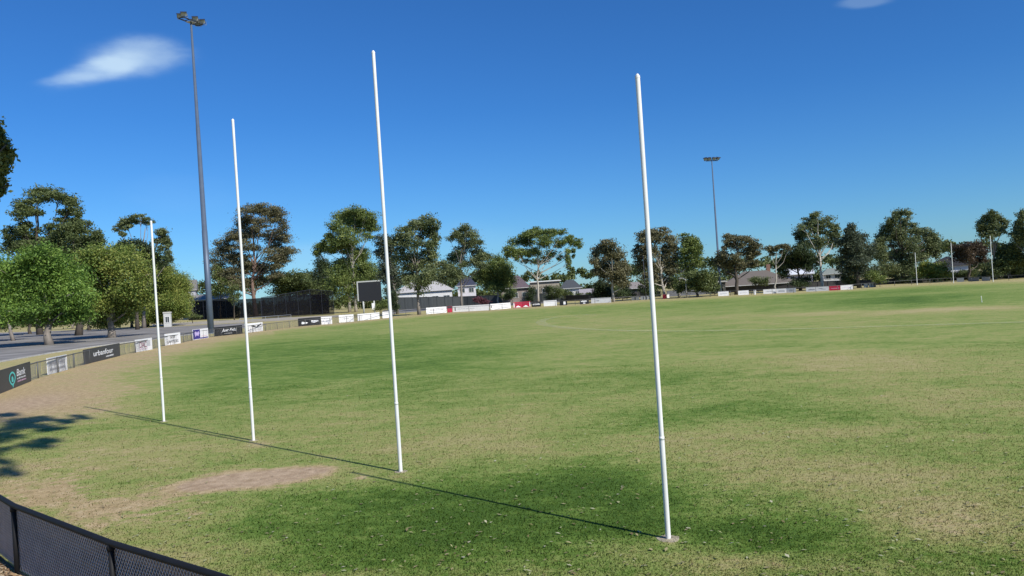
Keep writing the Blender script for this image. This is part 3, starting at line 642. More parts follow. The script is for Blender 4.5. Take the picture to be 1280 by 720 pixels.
# small poles
def pole(base, ty, r, label, m_=STEEL, arm=None):
    P = gat(*base); h = top(P, ty); t = thing('utility_pole', label, 'pole', P, 'thin poles beyond the boundary')
    a = MB(); a.tube([(0,0,-.1),(0,0,h)], [r, r*.7], 8); a.build('pole', m_, t, True)
    a = MB(); a.tube([(0,0,h),(0,0,h+.1)], [r*.9, r*.3], 8); a.build('cap', m_, t)
    if arm:
        a = MB(); a.tube([(0,0,h-.2),(arm*.6,0,h+.25),(arm,0,h+.3)], r*.5, 6); a.box((arm*1.05,0,h+.28),(.6,.25,.12)); a.build('lamp_arm', m_, t)
pole((353,392), 348, .16, 'pale pole standing in the black netting right of the reddish trunk', mat('pale_timber',(.30,.29,.26),.8,.15,3))
pole((858.5,372.4), 349, .14, 'pale pole with a short bent arm right of the tall brownish gum', mat('pale_timber',(.3,.3,.3)), -1.0)
pole((807.5,375.4), 320, .07, 'thin dark pole just left of the nearest goal post', DARKM)

# ------------------------------------------------------------------ fences
BLK = mat('black_coating', (.014,.014,.015), .6, .1, 6, spec=.2); FG = mat('fence_steel', (.10,.10,.095), .6, .15, 3)
def resample(P, step):
    out = [P[0].copy()]; acc = 0
    for a, b in zip(P[:-1], P[1:]):
        L_ = (b-a).length; s_ = step-acc
        while s_ <= L_: out.append(a.lerp(b, s_/L_)); s_ += step
        acc = L_-(s_-step)
    return out
# near fence
t = thing('chain_link_fence', 'black chain link fence with a thick top rail in the bottom left corner', 'fence', NEARF[4])
o0 = NEARF[4]; pts = NEARF
a = MB(); a.tube([p-o0+Vector((0,0,.94)) for p in pts], .036, 10); a.build('top_rail', BLK, t, True)
a = MB(); a.tube([p-o0+Vector((0,0,.05)) for p in pts], .012, 6); a.build('bottom_wire', BLK, t)
for p in pts:
    a = MB(); a.tube([p-o0+Vector((0,0,-.1)), p-o0+Vector((0,0,.925))], .032, 10); a.tube([p-o0+Vector((0,0,.86)), p-o0+Vector((0,0,.93))], .042, 10); a.build('fence_post', BLK, t, True)
wm = MB(); pitch = .058; cl = MB()
for pa, pb in zip(pts[:-1], pts[1:]):
    pa = pa-o0; pb = pb-o0; d = pb-pa; L_ = d.length; d.normalize(); nrm = Vector((-d.y, d.x, 0))
    if nrm.y > 0: nrm = -nrm
    z0, z1 = .06, .90; hgt = z1-z0; N_ = int((L_+hgt*.75)/pitch)
    for dirn in (1, -1):
        for i in range(N_):
            s0 = i*pitch-hgt*.75; e = s0+hgt*.75; za, zb = z0, z1
            x0, x1 = s0, e
            if x0 < 0: za = z0+(-x0)/(.75); x0 = 0
            if x1 > L_: zb = z1-(x1-L_)/.75; x1 = L_
            if zb-za < .02: continue
            if dirn < 0: x0, x1 = L_-x0, L_-x1
            wm.tube([pa+d*x0+nrm*(-.036+.003*dirn)+Vector((0,0,za)), pa+d*x1+nrm*(-.036+.003*dirn)+Vector((0,0,zb))], .0042, 4, False)
    cl.quad(pa-nrm*.06+Vector((0,0,.05)), pb-nrm*.06+Vector((0,0,.05)), pb-nrm*.06+Vector((0,0,.91)), pa-nrm*.06+Vector((0,0,.91)))
wm.build('wire_mesh', mat('mesh_wire', (.60,.53,.50), .4, .1, 6, metal=.2), t)
cl.build('windbreak_cloth', mat('wind_cloth', (.10,.083,.078), .8, .25, 1.5), t)
# boundary fence round the ground
FP = smooth(FENCE, 3)
pp = resample(FP, 3.9)[:98]
t = thing('boundary_fence', 'low dark pipe rail fence with wire mesh running round the oval behind the signs', 'fence', FENCE[2])
o0 = FENCE[2]
a = MB(); a.tube([p-o0+Vector((0,0,.92)) for p in FP], .032, 6); a.build('top_rail', FG, t, True)
for p in pp:
    a = MB(); a.tube([p-o0+Vector((0,0,-.1)), p-o0+Vector((0,0,.97))], .04, 6); a.build('fence_post', FG, t, True)
wm = MB()
for pa, pb in zip(FP[:-1], FP[1:]):
    if pa.y > 128: break
    pa = pa-o0; pb = pb-o0; d = pb-pa; L_ = d.length; d.normalize(); z0, z1 = .03, .9; s_ = 0; pt = .13
    N_ = max(1, int(L_/pt))
    for i in range(N_):
        x0 = i*L_/N_
        wm.tube([pa+d*x0+Vector((0,0,z0)), pa+d*min(L_, x0+.6)+Vector((0,0,z1))], .004, 3, False)
        wm.tube([pa+d*x0+Vector((0,0,z1)), pa+d*min(L_, x0+.6)+Vector((0,0,z0))], .004, 3, False)
wm.build('wire_mesh', mat('old_wire', (.2,.2,.2), .5, .1, 6, metal=.3), t)

# ------------------------------------------------------------------ signs
def text_mesh(body, shear=0, bold=.0, sp_=1.):
    cu = bpy.data.curves.new('txt', 'FONT'); cu.body = body; cu.size = 1; cu.shear = shear; cu.offset = bold; cu.space_character = sp_; cu.resolution_u = 4
    ob = bpy.data.objects.new('txt', cu); COL.objects.link(ob); bpy.context.view_layer.update()
    me = bpy.data.meshes.new_from_object(ob.evaluated_get(bpy.context.evaluated_depsgraph_get()))
    bpy.data.objects.remove(ob); bpy.data.curves.remove(cu); return me
def fit_text(me, x0, x1, z0, z1, y=-.022, slope=0):
    n = len(me.vertices); co = np.empty(n*3); me.vertices.foreach_get('co', co); co = co.reshape(-1, 3)
    mn, mx_ = co.min(0), co.max(0); u = (co[:,0]-mn[0])/(mx_[0]-mn[0]); v = (co[:,1]-mn[1])/(mx_[1]-mn[1])
    X_ = x0+u*(x1-x0); Z_ = z0+v*(z1-z0)+slope*u
    me.vertices.foreach_set('co', np.stack([X_, np.full(n, y), Z_], 1).ravel()); me.update(); return me
C = lambda k, c: mat(k, c, .45, .05, 2)
SW = C('sign_white', (.80,.79,.78)); SB = C('sign_charcoal', (.035,.038,.045)); SK = C('sign_black', (.012,.012,.014)); SR = C('sign_red', (.38,.012,.04)); SN = C('sign_navy', (.03,.02,.22))
LT = C('lettering_white', (.85,.85,.85)); LK = C('lettering_black', (.03,.03,.035)); LG = C('lettering_grey', (.28,.27,.30)); LE = C('lettering_teal', (.08,.60,.55)); LM = C('lettering_magenta', (.30,.04,.12)); LL = C('lettering_lilac', (.55,.45,.75)); LPk = C('lettering_pink', (.75,.45,.60)); LGr = C('lettering_pale_grey', (.50,.50,.52))
CAMXY = Vector((0,0,0))
def sign(x0, x1, yt0, yt1, yb0, yb1, face, label, content=None, group='sponsor boards on the boundary fence', frame=None):
    A, B_ = gat(x0, yb0), gat(x1, yb1); 
    h = (top(A, yt0)+top(B_, yt1))/2
    d = B_-A; L_ = d.length; dz = d.z; ang_ = math.atan2(d.y, d.x)
    # put it on the field side of the rail
    t = thing('sign_board', label, 'sign', A+Vector((math.sin(ang_), -math.cos(ang_), 0))*.06, group, ang_)
    sl = dz/L_
    def fix(o_):
        for v in o_.data.vertices: v.co.z += sl*v.co.x
        return o_
    a = MB(); a.box((L_/2,.0,h/2+.015),(L_,.03,h-.03)); fix(a.build('panel', face, t))
    a = MB()
    fw = max(.02, h*.03)
    for c_, s_ in (((L_/2,0,h+.002),(L_+.04,.044,fw)),((L_/2,0,.03),(L_+.04,.044,fw)),((-.012,0,h/2+.016),(fw,.044,h-.03-fw)),((L_+.012,0,h/2+.016),(fw,.044,h-.03-fw))): a.box(c_, s_)
    fix(a.build('frame', frame or face, t))
    if content:
        for kind, m_, u0, u1, v0, v1, *ex in content:
            X0, X1, Z0, Z1 = u0*L_, u1*L_, v0*h, v1*h
            if kind == 'text':
                me = fit_text(text_mesh(ex[0], ex[1] if len(ex) > 1 else 0, .012), X0, X1, Z0, Z1, -.021, ex[2]*h if len(ex) > 2 else 0)
                fix(link('lettering', me, m_, t))
            elif kind == 'rect':
                g_ = MB(); g_.quad((X0,-.019,Z0),(X1,-.019,Z0),(X1,-.019,Z1),(X0,-.019,Z1)); fix(g_.build('colour_block', m_, t))
            elif kind == 'dash':
                g_ = MB(); rr_ = random.Random(int(u0*1000+v0*77+L_*13)); x = X0; gap = (X1-X0)*.015
                while x < X1:
                    w_ = (X1-X0)*rr_.uniform(.02, .055); hh_ = (Z1-Z0)*rr_.uniform(.6, 1)
                    g_.quad((x,-.022,Z0),(min(X1,x+w_),-.022,Z0),(min(X1,x+w_),-.022,Z0+hh_),(x,-.022,Z0+hh_)); x += w_+gap*rr_.choice((1,1,1,2.4))
                fix(g_.build('lettering', m_, t))
            elif kind == 'poly':
                g_ = MB(); g_.quad(*[(X0+u_*(X1-X0), -.024, Z0+v_*(Z1-Z0)) for u_, v_ in ex[0]]); fix(g_.build('emblem', m_, t))
            elif kind == 'ring':
                g_ = MB(); n_ = 24; pi = [ex[0](2*math.pi*k/n_) for k in range(n_)]
                o_ = [((X0+X1)/2+p[0]*(X1-X0)/2, (Z0+Z1)/2+p[1]*(Z1-Z0)/2) for p in pi]
                cx_, cz_ = (X0+X1)/2, (Z0+Z1)/2
                i_ = [(cx_+(p[0]-cx_)*.74, cz_+(p[1]-cz_)*.74) for p in o_]
                for k in range(n_):
                    j = (k+1)%n_; g_.quad((o_[k][0],-.023,o_[k][1]),(i_[k][0],-.023,i_[k][1]),(i_[j][0],-.023,i_[j][1]),(o_[j][0],-.023,o_[j][1]))
                fix(g_.build('emblem', m_, t))
    return t
leaf_ = lambda a: (math.sin(a)*abs(math.cos(a/2-math.pi/4+math.pi/4))**.35*.95 if False else math.sin(a)*(1-.25*max(0,-math.cos(a))), math.cos(a))
sign(-22,37,469,453.3,500.6,476.9,SB,'charcoal board with a teal leaf emblem and the word Bank, cut by the left edge',
  [('ring',LE,.48,.625,.16,.80,leaf_),('poly',LE,.535,.575,.32,.60,[(0,0),(1,0),(1,.6),(.5,1),(0,.8)]),('poly',LE,.525,.58,.02,.2,[(.3,1),(.9,1),(.6,0)]),('text',LT,.655,.865,.50,.84,'Bank',.15),('dash',LT,.655,.865,.36,.44),('dash',LPk,.66,.88,.22,.30)])
sign(58.5,82.5,448.3,443.5,468.9,462.6,SW,'white board with grey lettering bars, next to the charcoal Bank board',
  [('rect',LGr,.06,.88,.50,.78),('dash',LG,.10,.84,.60,.72),('rect',LGr,.08,.90,.20,.36),('dash',LG,.12,.86,.24,.32)])
sign(104,149,438.6,428.4,456.2,445,SB,'charcoal board reading urbanfour in white rounded letters',
  [('text',LT,.24,.79,.42,.80,'urbanfour'),('text',LL,.56,.80,.20,.32,'melbourne' if False else 'homes')] if False else [('text',LT,.24,.79,.42,.80,'urbanfour'),('dash',LT,.57,.80,.18,.30)])
sign(169,189.3,425.6,422,440.6,437,SW,'small white board with dark pink letters DAC',
  [('text',LM,.24,.66,.30,.78,'DAC'),('rect',LG,.08,.30,.70,.80),('rect',LGr,.66,.90,.35,.85),('dash',LPk,.2,.72,.16,.24)])
sign(206,224.8,418,415.4,432.1,429.3,SW,'small white board reading LAWYERS in black capitals',
  [('text',LK,.34,.66,.56,.80,'SEW'),('text',LK,.12,.86,.16,.42,'LAWYERS')])
sign(240.8,259.6,412.6,410,425.4,422.4,SW,'navy and white board with a pale emblem beside the thick floodlight mast',
  [('rect',SN,.0,.46,.06,.99),('poly',LL,.10,.42,.25,.85,[(0,.75),(.25,1),(.5,.7),(.8,.95),(1,.6),(.7,.1),(.45,.35),(.15,.05)]),('rect',SN,.46,.98,.04,.16),('dash',LPk,.54,.9,.26,.34)])
sign(268,302.5,409.6,406.2,420.6,417.2,SK,'black board with white handwritten script, right of the thick floodlight mast',
  [('text',LT,.24,.80,.34,.76,'Just Fabs',.45),('dash',LT,.34,.62,.2,.25)])
sign(306,328,405,402.8,416.4,413.8,SW,'white board with dark outspread wings, crossed by the second goal post',
  [('poly',LK,.30,.95,.48,.92,[(.5,.15),(.62,.55),(1,1),(.9,.55),(.6,0),(.45,0),(.15,.25),(0,.75),(.35,.55)]),('rect',SB,0,.10,.02,.98),('dash',LGr,.34,.8,.2,.28)])
sign(373,386.6,398.4,397.3,408.2,407,SK,'left half of a black double board with one white emblem',[('poly',LT,.25,.85,.25,.60,[(0,.1),(.3,0),(.9,.2),(1,.5),(.6,.7),(.1,.9)])])
sign(387.2,401,397.2,396.1,406.9,405.9,SK,'right half of a black double board with one white emblem',[('poly',LT,.15,.85,.3,.7,[(0,.2),(.4,.1),(1,.5),(.9,.8),(.3,.8),(0,.9)])])
WS = [(402,415,396.6,395.7,405.8,404.9,'short blank white board joined to the black double board'),(424,442,394.3,392.9,403.4,402.1,'white board left of the scoreboard legs, second from the black double board'),
 (447,474,392.8,390.5,401.2,398.5,'long blank white board directly below the scoreboard'),(478,488,390.2,389.3,398,397.1,'white board partly behind the tallest goal post')]
for w_ in WS: sign(*w_[:6],SW,w_[6],[('dash',LGr,.3,.7,.45,.55)])
sign(533,558,384.9,383.3,392.8,391,SW,'white board with a grey line of lettering right of the grey gum trunk',[('dash',LG,.18,.86,.5,.66)])
sign(559.5,565,383.4,383,390.7,390.3,SR,'small dark red panel between two white boards',[('rect',SK,0,1,.7,.98)])
sign(566.5,612,383,380.4,390.2,387.8,SW,'longest white board with faint lettering and a dark divider at its left end',[('dash',LGr,.13,.6,.42,.60),('rect',SK,.05,.075,.2,.85)])
sign(613,638,380.3,378.1,387.7,385.5,SW,'white board at the right end of the long white run',[('dash',LGr,.18,.8,.45,.6),('rect',SK,.02,.06,.35,.75)])
sign(642,652.3,378,377.4,385.2,384.5,SR,'left red banner with white flashes under the maroon shrub',[('poly',LT,.2,.9,.05,.4,[(0,.2),(.5,1),(1,.1)]),('rect',LT,0,.1,.1,.9)])
sign(652.8,663,377.3,376.6,384.4,383.8,SR,'right red banner with white flashes under the maroon shrub',[('poly',LT,.1,.8,.05,.4,[(0,.2),(.5,1),(1,.1)]),('rect',LT,.9,1,.1,.9)])
sign(665,676,377.4,376.7,383.7,383.1,SK,'small black board with white lettering at the foot of the white trunk',[('dash',LT,.1,.9,.35,.7)])
sign(680,696,376.2,375.1,382.9,382,SW,'blank white board just right of the white trunked gum')
sign(700,709,376.4,375.8,381.9,381.4,SK,'small black board with a white square',[('rect',LT,.5,.8,.2,.85)])
sign(725,736,374.9,374.2,380.5,379.8,SK,'small black board with pale lettering left of the broad white board',[('dash',LT,.1,.75,.5,.85),('rect',LGr,.35,.6,.1,.4)])
sign(739.5,764,373.1,371.7,379.3,378.1,SW,'broad white board left of the brown topped gum',[('dash',LG,.22,.4,.4,.55)])
sign(790,799,371.2,370.7,375.6,375.2,C('sign_grey',(.35,.36,.37)),'grey white low board, left of a pair near the nearest goal post',[('rect',SB,.4,.55,0.1,.9)])
sign(801,811,370.6,370,375,374.5,C('sign_grey',(.35,.36,.37)),'grey white low board, right of a pair near the nearest goal post',[('rect',SB,.3,.4,0.1,.9),('rect',SB,.7,.78,0.1,.9)])
sign(829,833.4,367.8,367.5,373.6,373.4,SR,'tiny dark red board just right of the nearest goal post')
sign(833.8,837,367.6,367.5,372.6,372.4,SW,'tiny white board beside the tiny dark red board')
sign(898,911,364.4,363.8,370.3,369.6,SW,'white board at the foot of the slim floodlight mast',[('dash',LGr,.15,.85,.4,.6)])
sign(923,936,363.3,362.6,369,368.3,SW,'white board in front of the brown roofed house',[('dash',LGr,.15,.85,.4,.55)])
sign(954.5,970,361.9,361.2,367.5,366.7,SW,'white board with faint lettering left of a longer white pair',[('dash',LGr,.2,.8,.4,.65)])
sign(970.8,983,361.1,360.4,366.7,366.1,SW,'left white panel of the joined pair',[('dash',LGr,.15,.85,.25,.75)])
sign(983.4,995,360.4,359.8,366,365.5,SW,'right white panel of the joined pair',[('dash',LGr,.3,.7,.3,.8)])
sign(1008,1036,359.3,358,364.7,363.4,SW,'wide white board with dark marks in front of the white trunked umbrella gum',[('dash',LG,.1,.4,.3,.6),('poly',LG,.5,.9,.3,.8,[(0,.9),(.4,.7),(1,.1),(.5,.3)])])
sign(1036.8,1050.4,357.4,356.7,363.3,362.6,SR,'dark red board between two white boards on the right',[('dash',LPk,.15,.9,.4,.5)])
sign(1051,1066,356.8,356,362.5,361.7,SW,'white board with a pink line, right of the dark red board',[('dash',LPk,.15,.85,.4,.5)])
GR = C('sign_dull', (.32,.33,.33))
sign(1080,1085,354.7,354.4,359.7,359.4,GR,'dull white narrow panel under the largest gum'); sign(1087,1095,354.4,353.9,359.3,358.9,GR,'dull white panel with dark uprights under the largest gum',[('rect',SB,.3,.4,.1,.9),('rect',SB,.65,.75,.1,.9)])
sign(1196.5,1205,347.7,347.3,352.6,352.2,GR,'faint grey board right of the far tall goal post'); sign(1211,1224,347.1,346.7,351.9,351.5,C('sign_dim',(.15,.155,.16)),'dim grey long board between the far goal posts',[('dash',LG,.1,.9,.5,.7)]); sign(1228,1238,346.6,346.3,351.3,351,GR,'faint grey board just left of the right far goal post')
# white wheelie bin by the brown roofed house
P = gat(943.5,368.2); t = thing('litter_bin','small white bin standing in front of the brown roofed house','bin',P)
a = MB(); a.tube([(0,0,0),(0,0,.75)],[.22,.28],10); a.build('body', SW, t); a = MB(); a.tube([(0,0,.75),(0,0,.83),(0,0,.88)],[.31,.31,.18],10); a.build('lid', LGr, t)

# ------------------------------------------------------------------ scoreboard
A, B_ = gat(455,392.5), gat(468.5,391.6); d = B_-A
P = (A+B_)/2; ang_ = math.atan2(d.y, d.x)*.3
t = thing('scoreboard','black faced scoreboard with a pale frame on two pale legs','scoreboard',P,None,ang_)
D_ = P.y; wx = 29*D_/F; zt = top(P,351.8); zb = top(P,376.3); lx_ = 6.6*D_/F
cx_ = 2*D_/F
a = MB(); a.box((cx_,0,(zt+zb)/2),(wx,.35,zt-zb)); a.build('panel', SK, t)
a = MB(); fw = .28
for c_, s_ in (((cx_,0,zt),(wx+fw,.42,fw)),((cx_-wx/2,0,(zt+zb)/2),(fw,.42,zt-zb-fw))): a.box(c_, s_)
a.build('frame', mat('pale_frame',(.42,.43,.40),.6,.1,3), t)
for s_ in (-1, 1):
    a = MB(); a.tube([(s_*lx_,0,-.1),(s_*lx_,0,zb)], .2, 10); a.build('leg', mat('pale_frame',(.4,.4,.4)), t, True)
a = MB(); a.box((lx_-.25,-.25,zb-1.3),(.6,.22,1.5)); a.build('control_box', SW, t)

# ------------------------------------------------------------------ houses
def facing(P): return math.atan2(P.x, P.y)
def house(x0, x1, yb, ywall, yroof, D, wallc, roofc, label, hip=True, nwin=3, depth=9., rz=None, twostorey=False, door=True, flat=False, name='house', chim=False, over_=.5):
    P = col((x0+x1)/2, D); P.z -= .1; wd = (x1-x0)*D/F; hw = top(P, ywall); hr = top(P, yroof)-hw
    t = thing(name, label, 'house', P, 'houses beyond the boundary', -facing(P)*.8 if rz is None else rz)
    X_, Y_ = wd/2, depth/2
    a = MB(); a.box((0,0,hw/2),(wd,depth,hw)); a.build('wall', wallc, t)
    r = MB(); o_ = over_
    if flat:
        r.box((0,0,hw+.12),(wd+2*o_,depth+2*o_,.22)); r.box((0,0,hw+.26),(wd+o_,depth+o_,.05))
    else:
        k = min(X_*.8, Y_) if hip else -.01
        e = [(-X_-o_,-Y_-o_,hw+.003),(X_+o_,-Y_-o_,hw+.003),(X_+o_,Y_+o_,hw+.003),(-X_-o_,Y_+o_,hw+.003)]; g_ = [(-X_-o_+k,0,hw+hr),(X_+o_-k,0,hw+hr)]
        lowr = [(x, y, z-.16) for x, y, z in e]
        r.quad(e[0],e[1],g_[1],g_[0]); r.quad(e[2],e[3],g_[0],g_[1]); r.quad(e[1],e[2],g_[1]); r.quad(e[3],e[0],g_[0])
        for i in range(4): j = (i+1)%4; r.quad(lowr[i],lowr[j],e[j],e[i])
        r.quad(*lowr[::-1])
    R_ = r.build('roof', roofc, t)
    if not flat:
        gt = MB(); gt.box((0,-Y_-o_-.06,hw-.08),(wd+2*o_,.1,.14)); gt.build('gutter', mat('gutter_white',(.6,.6,.58),.5,.08,3), R_)
    if chim:
        c = MB(); c.box((X_*.4,Y_*.1,hw+hr*.9),(.9,.7,hr*.9+.5)); c.build('chimney', mat('brick',(.25,.14,.10),.85,.2,6), R_)
    gl = mat('window_glass',(.05,.06,.07),.12,.1,2,spec=.9); fr = mat('window_frame',(.7,.7,.68),.5,.05,3)
    rowsz = [hw*.55] if not twostorey else [hw*.28, hw*.76]
    for zc in rowsz:
        for i in range(nwin):
            xc = -X_+wd*(i+.5)/nwin; w_ = min(1.8, wd/nwin*.55); h_ = min(1.3, hw*.42/(len(rowsz)**.5))
            a = MB(); yy = -Y_-.03
            for c_, s_ in (((xc,yy,zc+h_/2),(w_+.12,.08,.08)),((xc,yy,zc-h_/2),(w_+.2,.12,.08)),((xc-w_/2,yy,zc),(.08,.08,h_-.08)),((xc+w_/2,yy,zc),(.08,.08,h_-.08)),((xc,yy,zc),(.05,.06,h_-.08))): a.box(c_, s_)
            wn = a.build('window', fr, t)
            g_ = MB(); g_.quad((xc-w_/2,-Y_-.012,zc-h_/2),(xc+w_/2,-Y_-.012,zc-h_/2),(xc+w_/2,-Y_-.012,zc+h_/2),(xc-w_/2,-Y_-.012,zc+h_/2)); g_.build('pane', gl, wn)
    return t
def roofmat(k, c): return mat('roof_'+k, c, .7, .18, 2.5, bump=.3, stretch=(1,4,4))
RW = mat('wall_white',(.68,.68,.66),.8,.08,1.5); RG = mat('wall_grey',(.40,.40,.44),.8,.08,1.5); RB = mat('wall_brick',(.24,.16,.12),.85,.2,5); RC = mat('wall_cream',(.26,.22,.20),.8,.1,1.5)
house(497,566,384,364,352,225,RW,roofmat('lightgrey',(.44,.42,.41)),'white house with a light grey roof behind the grey gum trunk',True,5)
house(574,596,383,357,346.5,235,mat('wall_lilac',(.56,.55,.60),.8,.08,1.5),roofmat('dark',(.04,.045,.07)),'narrow two storey lilac white house with a dark roof right of the pointed gum',True,2,twostorey=True,depth=8)
house(628,662,380,360,345,215,RC,roofmat('plum',(.12,.09,.10)),'house with a plum brown roof and pale pink walls behind the maroon shrub',True,3)
house(664,700,379,352.5,349,220,mat('wall_buff',(.34,.30,.24),.8,.1,2),mat('flat_white',(.72,.72,.70),.5,.05,2),'flat roofed house with a bright white fascia behind the white trunk',flat=True,nwin=3,depth=10,name='flat_roofed_house')
house(702,726,377,360,350,215,RW,roofmat('darkgrey',(.07,.075,.08)),'small white house with a dark roof left of the lilac grey shed',True,3)
house(727,741,377,368,361,205,RG,roofmat('lilac',(.35,.32,.33)),'lilac grey roofed shed between a white house and the dark hedge',False,1,depth=6,name='shed')
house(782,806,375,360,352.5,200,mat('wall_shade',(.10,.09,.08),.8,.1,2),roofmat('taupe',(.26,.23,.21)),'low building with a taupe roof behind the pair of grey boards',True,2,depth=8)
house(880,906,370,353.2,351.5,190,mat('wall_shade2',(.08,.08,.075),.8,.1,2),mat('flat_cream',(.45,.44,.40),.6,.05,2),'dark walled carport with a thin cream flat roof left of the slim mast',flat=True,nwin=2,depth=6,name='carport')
house(905,986,367,355,338.5,195,RB,roofmat('browngrey',(.16,.135,.11)),'wide brick clubhouse with a brown grey hipped roof behind the open crowned tree',True,6,depth=14,name='clubhouse',chim=True,over_=1.)
house(986,1014,365,342.5,334.5,200,mat('wall_lilac2',(.40,.39,.47),.8,.08,1.5),mat('roof_white',(.7,.72,.75),.5,.06,2),'lilac grey house with a white metal roof left of the white trunked umbrella gum',False,3,depth=8,twostorey=True)
house(1030,1050,363,342,335.5,200,RW,roofmat('sage',(.24,.26,.22)),'white walled house with a sage grey roof right of the white trunk',True,2,depth=8,twostorey=True)
house(1181,1190,355,332,320.5,190,RW,roofmat('dark2',(.06,.06,.07)),'white gable of a house seen left of the far tall goal post',False,1,depth=9,rz=1.2,twostorey=True)
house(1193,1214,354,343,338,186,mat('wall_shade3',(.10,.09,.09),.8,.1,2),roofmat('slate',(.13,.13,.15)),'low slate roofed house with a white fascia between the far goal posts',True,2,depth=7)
house(231,247,398,363,350,285,RG,roofmat('oldgrey',(.17,.16,.15)),'small grey roofed house between the yellow green tree and the thick mast',False,1,depth=8,twostorey=True)
house(246,290,400,374,367.5,275,mat('wall_olive',(.10,.11,.10),.8,.1,2),roofmat('weathered',(.24,.23,.22)),'long low shed roof right of the thick floodlight mast',False,2,depth=8,name='shed')
house(206,214.5,402,391.5,389.5,170,mat('wall_pale',(.48,.48,.46),.7,.06,2),mat('flat_cream',(.4,.4,.4)),'small pale kiosk right of the yellow green tree trunk',flat=True,nwin=1,depth=2,name='kiosk',over_=.1)

# ------------------------------------------------------------------ back fences and netting
def wallfence(name, label, pts, tops, material, n_posts, postmat, th=.06, alpha=None, cat='fence'):
    P = [gat(*p) for p in pts]; Hs = [top(P[i], tops[i]) for i in range(len(P))]; o0 = P[0]
    t = thing(name, label, cat, o0)
    a = MB()
    for i in range(len(P)-1):
        A, B_ = P[i]-o0, P[i+1]-o0; d = (B_-A).normalized(); nn = Vector((-d.y, d.x, 0))*th/2
        ha, hb = Vector((0,0,Hs[i])), Vector((0,0,Hs[i+1])); z = Vector((0,0,-.1))
        a.quad(A-nn+z,B_-nn+z,B_-nn+hb,A-nn+ha); a.quad(B_+nn+z,A+nn+z,A+nn+ha,B_+nn+hb); a.quad(A-nn+ha,B_-nn+hb,B_+nn+hb,A+nn+ha)
    a.build('panel', material, t)
    L_ = resample(P, sum((P[i+1]-P[i]).length for i in range(len(P)-1))/n_posts*.999)
    for p in L_:
        i = min(range(len(P)), key=lambda k: (P[k]-p).length); a = MB(); h = Hs[i]
        # height interpolated along the run
        best = 1e9
        for k in range(len(P)-1):
            ab = P[k+1]-P[k]; s_ = max(0, min(1, (p-P[k]).dot(ab)/ab.dot(ab))); dd = (P[k].lerp(P[k+1], s_)-p).length
            if dd < best: best = dd; h = Hs[k]*(1-s_)+Hs[k+1]*s_
        q_ = p-o0; a.tube([q_+Vector((0,-.09,-.1)), q_+Vector((0,-.09,h+.06))], .04, 6); a.build('fence_post', postmat, t)
    a = MB(); a.tube([P[i]-o0+Vector((0,-.06,Hs[i])) for i in range(len(P))], .05, 6); a.build('top_rail', postmat, t)
CLOTH = mat('shade_cloth', (.016,.016,.019), .95, .3, .3, spec=0)
CLOTH2, n, l, b = nt('shade_cloth_open'); b.inputs['Base Color'].default_value = (.014,.015,.018,1); b.inputs['Specular IOR Level'].default_value = 0
tr = n.new('ShaderNodeBsdfTransparent'); mx = n.new('ShaderNodeMixShader'); mx.inputs[0].default_value = .72
l.new(tr.outputs[0], mx.inputs[1]); l.new(b.outputs[0], mx.inputs[2]); l.new(mx.outputs[0], n['Material Output'].inputs[0])
wallfence('shade_cloth_fence','tall fence hung with black shade cloth behind the second goal post',[(236,400.5),(262,399.5),(300,398.2),(340,396),(380,393.8),(412,392)],[377,376,374.5,372,369,368],CLOTH2,12,DARKM)
m_, n, l, b = nt('netting'); b.inputs['Base Color'].default_value = (.012,.012,.015,1); b.inputs['Specular IOR Level'].default_value = 0; b.inputs['Roughness'].default_value = 1; tr = n.new('ShaderNodeBsdfTransparent'); mx = n.new('ShaderNodeMixShader'); mx.inputs[0].default_value = .42
l.new(tr.outputs[0], mx.inputs[1]); l.new(b.outputs[0], mx.inputs[2]); l.new(mx.outputs[0], n['Material Output'].inputs[0])
wallfence('cricket_net','high black practice netting on thin posts between the brown and green gums',[(328,398.6),(360,396.5),(390,394.6),(418,393)],[372,367,362,364],m_,6,DARKM,.02,cat='netting')
CB = mat('colorbond', (.055,.062,.062), .6, .2, 1.2, stretch=(6,6,.3))
wallfence('steel_sheet_fence','long dark grey sheet fence in front of the white house and plum roof',[(497,387.5),(540,385),(580,382.6),(620,380.6),(660,378.6),(708,376)],[372,371.2,370.6,369,367,366.5],CB,22,CB)
wallfence('paling_fence','dark timber fence under the small white house left of the broad white board',[(708,376.5),(735,375.4),(765,374.0),(800,371.8),(826,370.6)],[369.5,368.5,366,364,364],mat('dark_timber',(.035,.033,.033),.8,.3,2,stretch=(5,5,.4)),14,DARKM)
wallfence('grey_wall','grey block wall between the tall brownish gum and the slim mast',[(834,371),(862,369.2),(895,367)],[364,362,360],mat('block_grey',(.10,.105,.12),.8,.15,1.5),5,DARKM,.2,cat='wall')
wallfence('paling_fence','dark timber fence behind the paired boards and the clubhouse',[(900,366.5),(950,363.8),(1000,361.2),(1045,358.7),(1100,356)],[359,357,353,351,349],mat('dark_timber',(.03,.03,.03)),16,DARKM)
wallfence('paling_fence','low dark fence behind the far goal posts at the right end',[(1100,356),(1150,353),(1200,350),(1290,346.6)],[349,347,343.5,339.5],mat('dark_timber',(.03,.03,.03)),16,DARKM)
# handrail beside the car park
t = thing('hand_rail','low grey pipe rail on the grass strip behind the black double board','railing',gat(300,404)); P0_ = gat(300,404)
RP = [gat(*p) for p in ((300,404),(316,402.8),(332,401.6),(348,400.4),(364,399))]
for zz in (.5, 1.0):
    a = MB(); a.tube([p-P0_+Vector((0,0,zz)) for p in RP], .035, 6); a.build('rail', STEEL, t)
for p in RP:
    a = MB(); a.tube([p-P0_, p-P0_+Vector((0,0,1.0))], .04, 6); a.build('rail_post', STEEL, t)

